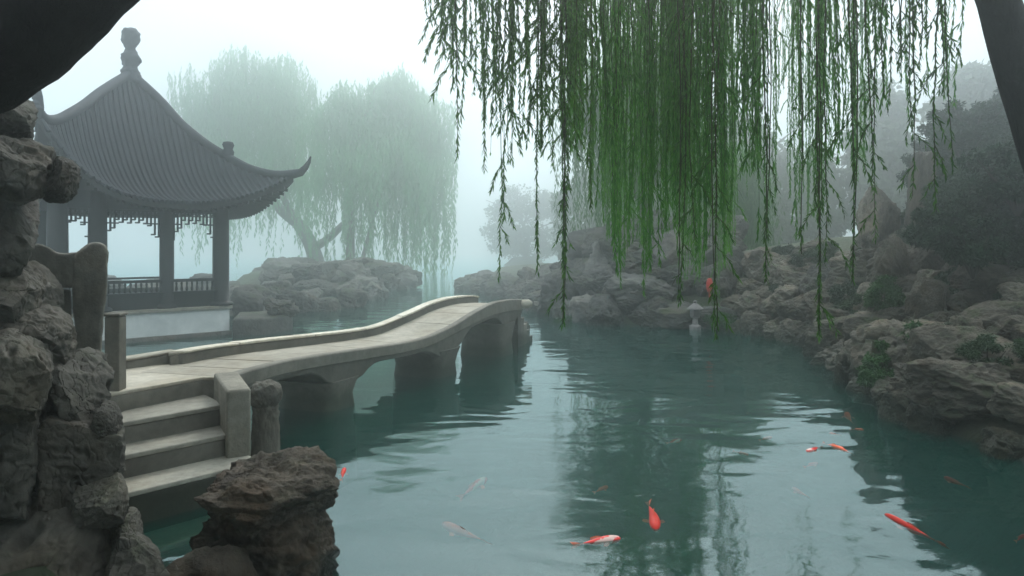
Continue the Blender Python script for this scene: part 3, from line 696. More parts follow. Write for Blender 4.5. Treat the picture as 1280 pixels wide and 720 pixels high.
# ------------------------------------------------------------------ near willow: trunk on the right, limbs overhead, hanging branches
wt=empty('willow_tree',(4.35,4.7,gz(4.35,4.7))); tag(wt,'near weeping willow with dark trunk at the right edge and branches hanging over the pond','tree')
TD=4.6
tp=[Vector((4.5,4.9,-.1)),PD(1400,470,TD),PD(1342,300,TD),PD(1300,165,TD),PD(1272,80,TD),PD(1247,0,TD),PD(1215,-90,TD+.1),PD(1180,-200,TD+.4)]
tp=[tp[0]]+[p for p in catmull(tp[1:],5)]
nT=len(tp); mb=MB(); mb.tube(tp,[.17-.07*(i/(nT-1)) for i in range(nT)],22,True,.10); mb.build('trunk',M['bark'],wt,smooth=True)
top=tp[-1]
def ztop(d): return H+.3634*d+.55
limbs={}
for k,d in enumerate((4.7,5.6,6.8,8.2,9.8,11.6)):
    x0=(560-640)/F*d if d<8 else (690-640)/F*d
    pts=[top,Vector((top.x-.2-.1*k,top.y+(d-top.y)*.45,top.z+.3+.2*k)),Vector(((1130-640)/F*d,d,ztop(d)+.35)),Vector(((950-640)/F*d,d+.15,ztop(d)+.45)),Vector(((800-640)/F*d,d-.1,ztop(d)+.35)),Vector((x0,d,ztop(d)+.05))]
    c=catmull(pts,6); limbs[k]=(d,c); n=len(c); mb=MB(); mb.tube(c,[.10-.085*(i/(n-1)) for i in range(n)],8,True,.1); mb.build('limb',M['bark'],wt,smooth=True)
rs=np.random.RandomState(5)
def mkpath(px, bot, d, k=None, sway=.05):
    """from the limb nearest in depth, arching out and then hanging to pixel row bot"""
    if k is None: k=min(limbs,key=lambda q:abs(limbs[q][0]-d))
    x=(px-640)/F*d; zb=H-(bot-HZ)/F*d; c=limbs[k][1]
    s=min(c[6:],key=lambda p:abs(p.x-x)); zt=s.z
    pts=[(s.x,s.y,zt)]; m=max(int((zt-zb)/.22),6); ph=rs.uniform(0,6.28); ph2=rs.uniform(0,6.28)
    bow=rs.uniform(-.05,.05)
    for i in range(1,m+1):
        t=i/m; e=min(1,t*4)**.7
        pts.append((s.x+(x-s.x)*e+sway*math.sin(ph+t*5)*.6*t*(1-t)*2+bow*t*(1-t)*2+rs.normal()*.004,s.y+(d-s.y)*e+sway*math.sin(ph2+t*4)*.5*t,zt+(zb-zt)*t+(.12*math.sin(math.pi*min(1,t*4)) if t<.25 else 0)))
    return np.array(pts)
leafy=[]   # leafy near strands, left group
for px,bot in ((534,22),(541,28),(566,110),(570,195),(575,150),(590,70),(600,120),(606,212),(612,190),(618,150),(625,350),(629,275),(634,200),(643,165),(648,178),(655,150),(664,140),(672,338),(676,180),(684,120),(690,205),(697,140),(703,402),(706,330),(712,235),(718,180),(726,150),(733,120),(740,260),(690,90),(660,80),(640,70),(620,60),(580,60),(556,60),(600,40)):
    leafy.append((mkpath(px+rs.uniform(-2,2),bot,rs.uniform(4.6,5.9)),.0055))
for i in range(46):
    px=rs.uniform(552,735); leafy.append((mkpath(px,rs.uniform(40,60+170*max(.25,1-abs(px-650)/110)),rs.uniform(4.7,6.8)),.0045))
V,Fq,stem=strands(leafy,rs,.064,.0135,.0115,.45,.45)
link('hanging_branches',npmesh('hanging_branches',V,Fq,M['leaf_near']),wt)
stem.build('twigs',M['stem'],wt)
curtain=[]
prof=[(705,250),(740,270),(775,375),(800,392),(830,350),(860,365),(900,395),(925,330),(950,355),(975,300),(1000,330),(1030,285),(1060,260),(1085,250)]
def bprof(px):
    return np.interp(px,[p[0] for p in prof],[p[1] for p in prof])
for c_ in range(80):                        # tassels: bunches of strands that share a twig
    cx_=rs.uniform(715,1085) if c_%3 else np.clip(rs.normal(850,60),715,1080)
    d0=rs.uniform(5.6,9.5) if c_%5<3 else rs.uniform(9.5,15.5)
    f0=rs.beta(5,1.2) if rs.uniform()<.72 else rs.uniform(.35,.8)
    n_=rs.randint(5,13) if cx_<900 else rs.randint(3,9); w_=rs.uniform(5,13)
    for j in range(n_):
        o_=rs.normal()*.6; px=cx_+o_*w_; d=d0+rs.normal()*.25
        bot=bprof(px)*f0*(1-.10*abs(o_)-abs(rs.normal())*.10)+rs.uniform(-6,6); curtain.append((mkpath(px,max(bot,25),d,None,.10),.0045))
for i in range(90):                         # thin fringe between the tassels and further right
    px=rs.uniform(712,1200); d=rs.uniform(5.0,9.); bot=(bprof(px) if px<1085 else 150)*rs.uniform(.25,.95)
    curtain.append((mkpath(px,max(bot,20),d,None,.10),.004))
V,Fq,stem2=strands(curtain,rs,.085,.014,.0165,.32,.10)
link('hanging_branches',npmesh('hanging_branches',V,Fq,M['leaf']),wt); stem2.build('twigs',M['stem'],wt)
sparse=[]
for px,bot,d in ((850,378,5.2),(866,300,5.0),(895,422,5.0),(958,345,5.5),(1025,420,4.8),(1064,350,4.9),(1030,330,5.4),(1088,235,4.9),(1092,300,5.3),(1140,170,4.7),(1143,245,4.8),(1172,265,4.6),(1176,120,4.7),(1190,215,4.6),(1105,120,5),(1112,140,5),(1120,90,5),(1128,100,4.9),(1100,75,5.2),(1150,80,4.8),(1133,60,5.),(1160,40,4.8),(704,402,5.)):
    sparse.append((mkpath(px,bot,d,None,.07),.009))
tips=MB()
for px,b0,b1,d in ((850,290,378,5.2),(895,300,424,5.),(1025,280,422,4.8),(1065,230,352,4.9),(704,330,405,5.),(958,300,352,5.5),(1000,220,318,5.4)):
    p_=mkpath(px,b1,d,None,.05); tips.tube([Vector(q) for q in p_],[.0065-.003*i/(len(p_)-1) for i in range(len(p_))],5)
    sparse.append((mkpath(px,b0,d+.05,None,.05),.007)); k_=int(len(p_)*.86); sparse.append((p_[k_:],.005))
tips.build('hanging_twigs',M['stem'],wt,smooth=True)
V,Fq,stem3=strands(sparse,rs,.065,.013,.017,.5,.6)
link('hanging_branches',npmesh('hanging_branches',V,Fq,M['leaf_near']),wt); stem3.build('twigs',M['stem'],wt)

LV=[];LF=[];nb=0
for (px,d,el,w_,n_) in (q_[:4]+(q_[4]//(7 if q_[0]<1010 else 2),) for q_ in ((790,7.5,.47,1.1,5200),(880,9,.50,1.5,6500),(800,11,.52,1.6,5200),(1000,11,.52,1.6,4200),(1180,9,.5,1.6,6000),(1270,7,.52,1.4,6000),(1100,6,.62,1.2,3500),(900,6.5,.62,1.3,4000),(1240,12,.46,1.8,5000))):
    V,Fq=leaf_cloud(rs,n_,(w_,w_*.9,w_*.45),.12,.028,26,.2); V=V+np.array([(px-640)/F*d,d,H+el*d+.3]); LV.append(V);LF.append(Fq+nb);nb+=len(V)
link('crown',npmesh('crown',np.concatenate(LV),np.concatenate(LF),M['leaf']),wt)

# ------------------------------------------------------------------ leaning dark limb, top left
lt=empty('leaning_tree',(-3.2,1.9,gz(-3.2,1.9))); tag(lt,'dark leaning tree whose thick curved limb crosses the top left corner','tree')
D=2.7
pts=[Vector((-3.3,2.0,-.1)),PD(-290,300,D),PD(-210,180,D),PD(-90,105,D),PD(0,62,D),PD(62,15,D),PD(135,-48,D+.05),PD(240,-115,D+.2),PD(380,-180,D+.6)]
c=catmull(pts,6); n=len(c); mb=MB(); mb.tube(c,[.26-.11*min(1,i/(n-1)*1.0) for i in range(n)],26,True,.12); mb.build('trunk',M['bark'],lt,smooth=True)
mb=MB(); e=c[-1]
for k in range(5):
    a=k*1.25; q=[e,e+Vector((.4*math.cos(a),.3+.3*math.sin(a),.5)),e+Vector((1.0*math.cos(a),.5+.8*math.sin(a),1.1)),e+Vector((1.7*math.cos(a),.8+1.5*math.sin(a),1.5))]
    cc=catmull(q,5); mb.tube(cc,[.13-.11*(i/(len(cc)-1)) for i in range(len(cc))],8)
mb.build('limbs',M['bark'],lt,smooth=True)
rs=np.random.RandomState(77); LV=[];LF=[];nb=0
for (x_,y_,z_,a_,b_,c_,n_,l_) in ((-3.6,3.6,6.6,3.4,4.2,1.1,22000,.14),(-6.5,-1.5,4.5,4,3.2,3.8,9000,.34),(-1,-4.5,5,4.5,3,4.,9000,.36),(5,-4,5,4.5,3,4.,8000,.36),(-9.5,4.5,4.2,3,3.5,3,6000,.32)):  # unseen crown masses overhead and behind the camera, added to shade the foreground
    V,Fq=leaf_cloud(rs,n_,(a_,b_,c_),l_,l_*.45,90,.1); LV.append(V+np.array([x_,y_,z_])); LF.append(Fq+nb); nb+=len(V)
V=np.concatenate(LV); Fq=np.concatenate(LF)
link('crown',npmesh('crown',V,Fq,M['shrub']),lt)

# ------------------------------------------------------------------ far willows
def far_willow(name,label,base,lobes,seed,limbs_,leafmat_='leaf_far'):
    """lobes: (cx,cy,ztop,rx,rz_len) crown domes in world metres"""
    rs=np.random.RandomState(seed); t=empty(name,base); tag(t,label,'tree',None)
    mb=MB()
    for pts,rad in limbs_:
        c=catmull(pts,5); n=len(c); mb.tube(c,[rad[0]+(rad[1]-rad[0])*i/(n-1) for i in range(n)],10,True,.15)
    mb.build('trunk',M['bark_far'],t,smooth=True)
    LV=[];LF=[];nb=0; 
    for (cx,cy,zt,rx,drop,ns,zflat) in lobes:
        for _ in range(ns):
            a=rs.uniform(0,2*math.pi); r=math.sqrt(rs.uniform(0,1)); 
            lump=1+.18*math.sin(a*3+seed)+.12*math.sin(a*7+1)
            x=cx+math.cos(a)*r*rx*lump; y=cy+math.sin(a)*r*rx*.7*lump
            z=zt-zflat*(r**2.2)*rx+rs.normal()*.3-1.3*abs(math.sin(x*.62+seed))*(1 if base[1]>40 else .4)
            Ls=drop*(.25+.8*rs.uniform(0,1)**1.9)*(.55+.45*r) ; dz_=.16 if base[1]>40 else .085; m=int(Ls/dz_)
            s=np.arange(m)*dz_; ph=rs.uniform(0,6.28)
            P=np.stack([x+.12*np.sin(ph+s*.8)+rs.normal(size=m)*.05,y+.12*np.cos(ph+s*.6)+rs.normal(size=m)*.05,z-s],1)
            keep=rs.uniform(size=m)>.12; P=P[keep]
            if len(P)<2: continue
            o=rdir(rs,len(P))*np.array([.4,.4,.15]); dn=np.array([0,0,-1.])+o
            V,Fq=leaf_quads(P,dn,rdir(rs,len(P)),rs.uniform(.35,.7,len(P))*(1 if base[1]>40 else .5),rs.uniform(.08,.16,len(P))*(1 if base[1]>40 else .42),rs)
            LV.append(V);LF.append(Fq+nb);nb+=len(V)
    link('crown',npmesh('crown',np.concatenate(LV),np.concatenate(LF),M[leafmat_]),t); return t
WD=62.
def wp(px,py,d=WD): return PD(px,py,d)
b=wp(398,352)
k_=WD/F
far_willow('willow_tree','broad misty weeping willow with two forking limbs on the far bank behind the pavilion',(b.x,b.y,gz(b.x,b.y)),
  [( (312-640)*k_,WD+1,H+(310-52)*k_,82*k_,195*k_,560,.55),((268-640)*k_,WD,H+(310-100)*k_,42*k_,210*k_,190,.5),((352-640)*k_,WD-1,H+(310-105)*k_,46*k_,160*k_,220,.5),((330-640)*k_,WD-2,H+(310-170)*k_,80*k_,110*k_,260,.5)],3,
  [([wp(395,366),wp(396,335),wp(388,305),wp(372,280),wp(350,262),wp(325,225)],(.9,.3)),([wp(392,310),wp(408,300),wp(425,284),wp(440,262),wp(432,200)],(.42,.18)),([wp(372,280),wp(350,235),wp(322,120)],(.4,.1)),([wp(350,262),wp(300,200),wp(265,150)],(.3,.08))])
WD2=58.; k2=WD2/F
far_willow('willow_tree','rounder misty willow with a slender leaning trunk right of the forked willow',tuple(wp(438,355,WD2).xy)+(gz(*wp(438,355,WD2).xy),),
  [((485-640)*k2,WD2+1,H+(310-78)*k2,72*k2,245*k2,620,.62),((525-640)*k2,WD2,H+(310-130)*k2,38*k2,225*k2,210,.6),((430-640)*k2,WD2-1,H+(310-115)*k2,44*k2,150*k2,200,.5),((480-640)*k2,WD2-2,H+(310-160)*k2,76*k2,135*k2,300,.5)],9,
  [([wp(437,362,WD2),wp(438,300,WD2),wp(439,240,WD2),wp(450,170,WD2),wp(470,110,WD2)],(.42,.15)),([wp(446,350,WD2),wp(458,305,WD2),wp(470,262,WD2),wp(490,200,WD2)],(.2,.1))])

# ------------------------------------------------------------------ broad-leaf trees in the mist
def tree(label,px,pbase,ptop,wpx,d,seed,n=9000,mat='tree',group=None,clumps=60):
    rs=np.random.RandomState(seed); k=d/F; x=(px-640)*k; zt=H+(310-ptop)*k; zb=gz(x,d); hgt=zt-zb
    t=empty('broadleaf_tree',(x,d,zb)); tag(t,label,'tree',group)
    rx=wpx*k/2; rz=hgt*.5; cz=zt-rz*1.02
    mb=MB(); tp_=[Vector((x,d,zb-.2)),Vector((x+.1*rx,d,zb+hgt*.25)),Vector((x-.05*rx,d,zb+hgt*.5)),Vector((x,d,zb+hgt*.8))]
    mb.tube(catmull(tp_,4),[hgt*.035*(1-.7*i/12) for i in range(13)],9,True,.15)
    for j in range(7):
        a=j*2.4; h0=zb+hgt*(.3+.06*j); mb.tube([Vector((x,d,h0)),Vector((x+rx*.4*math.cos(a),d+rx*.4*math.sin(a),h0+hgt*.12)),Vector((x+rx*.8*math.cos(a),d+rx*.7*math.sin(a),h0+hgt*.22))],[hgt*.014,hgt*.009,hgt*.003],6)
    mb.build('trunk',M['bark_far'],t,smooth=True)
    V,Fq=leaf_cloud(rs,n,(rx*.85,rx*.7,rz*.85),hgt*.035+.05,hgt*.02+.03,clumps,.35); V=V+np.array([x,d,cz])
    V2,F2=leaf_cloud(rs,n//3,(rx*.95,rx*.7,hgt*.14),hgt*.035+.05,hgt*.02+.03,24,.1); V2=V2+np.array([x,d,zb+hgt*.13]); Fq=np.concatenate([Fq,F2+len(V)]); V=np.concatenate([V,V2])
    link('crown',npmesh('crown',V,Fq,M[mat]),t); return t
# two tall soft willows behind the far bank rocks, seen through the leaf curtain
for (lab,d,cx,hw,top_,seed) in (('tall soft green willow standing behind the middle of the leaf curtain',25.,800,88,45,31),('soft green willow behind the right half of the leaf curtain',28.,915,48,185,32)):
    k=d/F; X0=(cx-640)*k; bz=gz(X0,d); w_=lambda px,py,dd=d: PD(px,py,dd)
    far_willow('willow_tree',lab,(X0,d,bz),[(X0,d,H+(310-top_)*k,hw*k,(250)*k,420,.45),(X0-hw*.45*k,d-.5,H+(310-top_-45)*k,hw*.55*k,200*k,200,.45),(X0+hw*.45*k,d+.5,H+(310-top_-60)*k,hw*.5*k,190*k,180,.45)],seed,
     [([Vector((X0,d,bz-.2)),w_(cx+6,270),w_(cx-4,200),w_(cx+5,top_+30)],(.28,.08)),([w_(cx+4,260),w_(cx+30,190),w_(cx+40,top_+60)],(.14,.04)),([w_(cx,250),w_(cx-34,180),w_(cx-44,top_+50)],(.14,.04))],'leaf_mid')
GT='hazy trees beyond the far rocks'
tree('faint tall tree in the mist beyond the end of the bridge',655,375,228,120,90,21,9000)
tree('grey green tree in the mist behind the left part of the leaf curtain',742,370,200,110,58,22,9000,group=GT)
tree('wide misty tree behind the middle of the leaf curtain',835,370,150,150,54,23,11000,group=GT)
tree('tall misty tree behind the right part of the leaf curtain',935,360,130,140,52,24,11000,group=GT)
tree('misty tree behind the far rocks right of the leaf curtain',1020,340,175,95,48,25,9000,group=GT)
tree('pale blue green tree seen through the thin hanging branches at right',1105,330,88,95,46,26,11000,group=GT)
tree('pale high tree beside the leaning trunk at the upper right',1222,250,42,110,44,27,11000,group=GT)

# ------------------------------------------------------------------ right bank rockwork
protos={}
def proto(kind,i):
    key=(kind,i)
    if key not in protos:
        sp={'bank':dict(p=3.4,cuts=8,amp=.2,ledge=.09,pits=5,sub=6),'tall':dict(p=3.,cuts=7,amp=.26,ledge=.08,pits=8,sub=6),'far':dict(p=3.4,cuts=8,amp=.2,ledge=.08,pits=3,sub=5)}[kind]
        if kind!='far':
            sp.update([dict(ledge=.05),dict(p=2.6,cuts=5,amp=.24,ledge=0.,pits=14,freq=1.1),dict(p=5.,cuts=11,amp=.10,ledge=.0,pits=3,freq=1.0)][i%3])
        else: sp.update(dict(ledge=.03,freq=1.1,amp=(.16,.22)[i%2],sub=6 if i<4 else 5))
        mat={'bank':'rock_bank','tall':'rock_bank','far':'rock_far'}[kind]
        protos[key]=rock_mesh(kind+'_rock',(1,1,1) if kind!='tall' else (.8,.8,1.),100+i*7+hash_(kind),M[mat],**sp)
    return protos[key]
def hash_(s): return sum(ord(c) for c in s)
def place_rock(c,dims,kind,i,label,group,name='bank_rock',rz=None,rnd_=rnd):
    o=link(name,proto(kind,i)); o.location=c; o.scale=dims; o.rotation_euler=(rnd_.uniform(-.12,.12),rnd_.uniform(-.12,.12),rnd_.uniform(0,6.28) if rz is None else rz); tag(o,label,'rock',group); return o
def rock_px(x0,y0,x1,y1,d,label,kind='bank',i=0,group='notable rocks on the right bank'):
    a=PD(x0,y1,d); b_=PD(x1,y0,d); c=(a+b_)/2; sx=(b_.x-a.x)/2; sz=(b_.z-a.z)/2
    return place_rock((c.x*(1+sx*.5/d),d+sx*.5,c.z),(sx*.95,sx*.9,sz*1.06),kind,i,label,group,rz=rnd.uniform(-.25,.25)-math.atan2(c.x,d))
RP=[(1118,452,1150,528,8.95,'pale upright column of stacked knobbly stone rising from the water right of the trailing plant',3,'bank'),
(1158,488,1186,534,8.4,'narrow pinkish stone standing in the water left of the big tan boulder',1,'tall'),
(1176,472,1262,548,8.2,'big tan boulder with horizontal ledges at the right waterline',2,'bank'),
(1245,480,1330,565,7.9,'dark boulder cut by the right edge of the picture at the waterline',4,'bank'),
(1146,405,1190,432,9.6,'flat pale capstone above the tan boulder',5,'bank'),
(1186,398,1236,448,9.6,'warm brown block behind the flat pale capstone',0,'bank'),
(1236,405,1320,480,9.2,'broad shadowed rock high against the right edge',1,'bank'),
(1196,440,1245,478,8.8,'squat ochre stone on top of the big tan boulder',3,'bank'),
(1150,428,1200,470,9.2,'greyish stone under the flat pale capstone',4,'bank'),
(1046,436,1082,462,11.3,'small pale wedge of rock at the left tip of the near bank',2,'bank'),
(1040,456,1062,492,11.1,'thin upright stone in the water at the left tip of the near bank',0,'tall'),
(1076,408,1122,428,11.2,'long flat slab above the trailing plant',5,'bank'),
(1132,352,1182,410,11.,'squared tan rock below the dark shrubs',2,'bank'),
(1100,385,1140,412,11.8,'low brown rock left of the squared tan rock',1,'bank'),
(1180,365,1230,408,10.8,'rough brown rock right of the squared tan rock',4,'bank'),
(1092,300,1140,380,13.,'leaning grey rock face below the gap of bright mist',3,'tall'),
(1068,236,1128,320,15.5,'faded craggy rock peak left of the dark shrubs',1,'tall'),
(1128,196,1180,330,14.5,'tall craggy rock pillar just right of the gap of bright mist',2,'tall'),
(1150,185,1225,295,16.5,'high faded cliff rock behind the craggy pillar',4,'bank'),
(1215,165,1310,300,17.5,'highest faded cliff rock behind the leaning trunk',0,'bank'),
(984,322,1008,364,18.5,'small pale upright stone on the far rock bank',2,'far'),
(1000,335,1050,400,16.5,'blocky grey rock under the right hanging branches on the far bank',1,'far')]
for (x0,y0,x1,y1,d,lab,i,kd) in RP: rock_px(x0,y0,x1,y1,d,lab,kd,i)
# filler piles
def on_land(x,y): return float(pond_dist(np.array([x]),np.array([y]))[0])
rr=random.Random(4)
cnt=0
GB='brown rocks piled along the right bank'
for (ax,ay),(bx,by) in zip(shore[2:8],shore[3:9]):
    L=math.hypot(bx-ax,by-ay); n=int(L/.42)
    for i in range(n):
        t=(i+rr.random()*.6)/n; x=ax+(bx-ax)*t; y=ay+(by-ay)*t
        s=rr.uniform(.26,.5); place_rock((x+rr.uniform(-.1,.25),y,rr.uniform(0,.16)),(s,s*rr.uniform(.8,1.1),s*rr.uniform(.6,1.1)),'bank',rr.randrange(9),'brown eroded rock in the waterline row of the right bank',GB,rnd_=rr)
        for lv in range(4):
            off=.45+.55*lv+rr.uniform(-.15,.15); s=rr.uniform(.3,.62)
            nx_,ny_=(by-ay)/L,-(bx-ax)/L
            X_,Y_=x+nx_*off,y+ny_*off
            if on_land(X_,Y_)<0: continue
            place_rock((X_,Y_,gz(X_,Y_)+rr.uniform(0,.3)+.1*lv),(s,s*rr.uniform(.8,1.2),s*rr.uniform(.5,.95)),'bank',rr.randrange(9),'brown mossy rock piled above the waterline row of the right bank',GB+' above the waterline',rnd_=rr)
GF='misty grey rocks along the far bank'
for (ax,ay),(bx,by) in zip(shore[8:12],shore[9:13]):
    L=math.hypot(bx-ax,by-ay); n=int(L/.62)
    for i in range(n):
        t=(i+rr.random()*.6)/n; x=ax+(bx-ax)*t; y=ay+(by-ay)*t
        for lv in range(5 if ay<24 else 2):
            off=.1+.8*lv+rr.uniform(-.2,.3); s=rr.uniform(.45,.95); nx_,ny_=(by-ay)/L,-(bx-ax)/L; X_,Y_=x+nx_*off,y+ny_*off
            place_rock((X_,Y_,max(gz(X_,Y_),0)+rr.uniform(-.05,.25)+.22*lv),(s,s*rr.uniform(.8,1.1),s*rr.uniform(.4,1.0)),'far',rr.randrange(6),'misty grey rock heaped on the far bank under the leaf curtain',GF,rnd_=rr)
GL='misty grey rocks below the far willows'
for (ax,ay),(bx,by) in zip(shore[13:17],shore[14:18]):
    L=math.hypot(bx-ax,by-ay); n=int(L/.6)
    for i in range(n):
        t=(i+rr.random()*.6)/n; x=ax+(bx-ax)*t; y=ay+(by-ay)*t
        for lv in range(3):
            off=.1+1.*lv+rr.uniform(-.2,.3); s=rr.uniform(.4,.8); nx_,ny_=(by-ay)/L,-(bx-ax)/L; X_,Y_=x+nx_*off,y+ny_*off
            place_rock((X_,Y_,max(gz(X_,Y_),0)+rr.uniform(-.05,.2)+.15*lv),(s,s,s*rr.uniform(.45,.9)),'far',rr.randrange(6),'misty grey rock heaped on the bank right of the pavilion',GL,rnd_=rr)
for i in range(17):                        # rocky spit between the pavilion and the bridge
    px=rr.uniform(300,475); d=23+rr.uniform(-1.5,5)+abs(px-330)*.03; s_=rr.uniform(.4,.65)*(1.25 if px<345 else 1.)
    place_rock(((px-640)/F*d,d,rr.uniform(-.05,.3)*(1.6 if px<345 else 1)),(s_,s_,s_*rr.uniform(.7,1.1)),'far',rr.randrange(6),'misty grey rock of the spit between the pavilion and the bridge','misty rocks of the spit beside the pavilion',rnd_=rr)
for k_i,(x_,y_,s_) in enumerate(((-.25,16.7,.5),(.0,17.3,.42),(-.75,17.1,.5))):
    place_rock((x_,y_,0),(s_,s_,s_*.75),'far',k_i,'low grey rock of the islet hidden behind the last bridge pier','islet rocks',name='islet_rock',rnd_=rr)
for i in range(26):                        # rocks on the rise under the willows
    px=rr.uniform(335,500); d=rr.uniform(36,47); t=1-abs(px-400)/110; z=gz((px-640)/F*d,d)
    s=rr.uniform(.6,1.1); place_rock(((px-640)/F*d,d,z+rr.uniform(-.1,.15)),(s*1.3,s,s*rr.uniform(.5,.8)),'far',rr.randrange(6),'faint rock on the rise at the foot of the misty willows','faint rocks at the foot of the willows',rnd_=rr)
# low dark quay stone right of the pavilion base
mb=MB(); a=PZ(292,432,0); mb.prism([(-7.05,17.2),(-6.3,17.3),(-5.9,18.4),(-6.6,19.4),(-7.6,19.)],-.8,.42); o=bevel(mb.build('quay_block',M['rock_far'],loc=(-6.8,18,0)),.06,3); tag(o,'low dark stone quay right of the white pavilion base','quay')
o=place_rock((-6.2,18.3,.62),(.42,.4,.26),'far',3,'squat boxy rock on top of the low dark quay','rocks beside the pavilion',name='quay_rock')

# ------------------------------------------------------------------ shrubs and trailing plants
def shrub_mesh(seed,n,dims,L,W,mat,clumps=26):
    V,Fq=leaf_cloud(np.random.RandomState(seed),n,dims,L,W,clumps,.3); return npmesh('foliage',V,Fq,M[mat])
sm=[shrub_mesh(40+i,7000,(1,1,.85),.11+.02*i,.045+.008*i,('shrub','shrub','shrub_light','shrub')[i]) for i in range(4)]
def shrub_stem():
    mb=MB()
    for j in range(7):
        a=j*.9; mb.tube([Vector((0,0,-.9)),Vector((.3*math.cos(a),.3*math.sin(a),-.3)),Vector((.75*math.cos(a),.75*math.sin(a),.35))],[.05,.035,.01],6)
    me=bpy.data.meshes.new('stem'); me.from_pydata(mb.v,[],mb.f); me.materials.append(M['bark_far']); return me
ss=shrub_stem()
GS='dark shrubs covering the right hill'
def place_shrub(x,y,z,s,sz,i,label,group):
    e=empty('shrub',(x,y,z),rr.uniform(0,6.28)); e.scale=(s,s,s*sz); tag(e,label,'shrub',group)
    f=bpy.data.objects.new('foliage',sm[i]); COL.objects.link(f); f.parent=e
    q=bpy.data.objects.new('stem',ss); COL.objects.link(q); q.parent=e
    return e
rr_keep=rr; rr=random.Random(21)
for i in range(70):
    d=rr.uniform(10.5,16.5); px=rr.uniform(1190,1330)
    if d>13: px=rr.uniform(1165,1330)
    x=(px-640)/F*d; z=gz(x,d)
    top_=H+(310-np.interp(px,[1120,1150,1190,1240,1330],[300,235,200,175,120]))/F*d
    z=rr.uniform(min(z+.2,top_-.7),max(top_-.5,z+.3)) if rr.random()<.6 else z+.3
    place_shrub(x,d,z,rr.uniform(.45,.8),rr.uniform(.8,1.1),rr.randrange(4),'dark green shrub in the thicket covering the right hill',GS)
for i in range(34):                        # shrubs high on the hill behind the cliff rocks
    px=rr.uniform(1150,1340); d=rr.uniform(16,20); x=(px-640)/F*d
    top_=H+(310-np.interp(px,[1140,1170,1200,1250,1340],[240,175,140,105,60]))/F*d
    place_shrub(x,d,top_-rr.uniform(.4,2.2),rr.uniform(.6,1.0),rr.uniform(.8,1.1),rr.randrange(4),'hazy shrub on the high slope behind the cliff rocks','hazy shrubs on the high slope at the upper right')
for i in range(40):                        # small shrubs growing between the bank rocks
    t_=rr.uniform(3.2,8.6); k_=int(t_); a_=shore[k_]; b_=shore[k_+1]; L_=math.hypot(b_[0]-a_[0],b_[1]-a_[1]); f_=t_-k_
    off=rr.uniform(.5,2.4); x=a_[0]+(b_[0]-a_[0])*f_+(b_[1]-a_[1])/L_*off; y=a_[1]+(b_[1]-a_[1])*f_-(b_[0]-a_[0])/L_*off
    place_shrub(x,y,gz(x,y)+.35+.12*off,rr.uniform(.22,.42),rr.uniform(.7,1.),rr.randrange(4),'small dark shrub growing between the right bank rocks','small shrubs between the right bank rocks')
rr=rr_keep
def trailing(px0,py0,px1,py1,d,label,seed,n=5200):
    a=PD(px0,py1,d);b_=PD(px1,py0,d);c=(a+b_)/2; rs=np.random.RandomState(seed)
    t=empty('trailing_plant',(c.x,d,max(a.z,0))); tag(t,label,'plant')
    V,Fq=leaf_cloud(rs,n,((b_.x-a.x)/2*.85,.32,(b_.z-a.z)/2*.85),.075,.028,34,.2); V=V+np.array([c.x,d,c.z]); link('foliage',npmesh('foliage',V,Fq,M['grassy']),t)
    mb=MB()
    for j in range(9):
        x=a.x+(b_.x-a.x)*(j+.5)/9; mb.tube([Vector((c.x,d+.2,b_.z-.1)),Vector(((x+c.x)/2,d,c.z+.1)),Vector((x,d-.1,a.z+.15))],[.012,.009,.004],5)
    mb.build('stem',M['stem'],t)
trailing(1072,420,1128,508,9.9,'bright green plant trailing down the bank rocks to the water',61)
trailing(1122,400,1168,452,10.1,'green plant filling the gap between the trailing plant and the capstone',62)
trailing(1155,448,1200,492,8.9,'small green tuft above the narrow pinkish stone',63,3000)
trailing(1085,340,1130,402,12.2,'dim green bush below the leaning grey rock',64)
trailing(880,385,925,412,18.2,'misty green tuft at the waterline of the far bank',65,2500)
trailing(690,392,740,412,20.5,'faint green tuft at the left end of the far bank',66,2500)

# ------------------------------------------------------------------ small things on the far bank
c=PD(887,357,18.6)
t=empty('lantern',(c.x,c.y,c.z)); tag(t,'small red lantern hanging on a post among the far rocks','lantern')
mb=MB(); mb.lathe([(.03,-.2),(.06,-.17),(.09,-.06),(.09,.06),(.06,.17),(.03,.2)],tuple(c),16); mb.build('shade',M['lantern'],t,smooth=True)
mb=MB(); mb.tube([c+Vector((.14,.1,-1.6)),c+Vector((.14,.1,.4)),c+Vector((.0,.0,.4)),c+Vector((0,0,.2))],.015,6); mb.build('pole',M['wood'],t)
mb=MB(); mb.tube([c+Vector((0,0,-.2)),c+Vector((0,0,-.38))],[.03,.015],6); mb.build('tassel',M['lantern'],t)
c=PD(869,418,18.4); t=empty('stone_lantern',(c.x,c.y,0)); tag(t,'small pale stone lantern standing at the far waterline','stone lantern')
mb=MB(); mb.lathe([(.16,-.2),(.16,.1),(.08,.14),(.07,.3),(.13,.34)],(c.x,c.y,0),12); mb.build('base',M['pale'],t)
mb=MB(); mb.lathe([(.13,.342),(.14,.36),(.14,.55),(.12,.56)],(c.x,c.y,0),6); mb.build('light_box',M['pale'],t)
mb=MB(); mb.lathe([(.22,.562),(.2,.59),(.08,.68),(.04,.72),(.05,.76),(.01,.8)],(c.x,c.y,0),12); mb.build('cap',M['pale'],t)

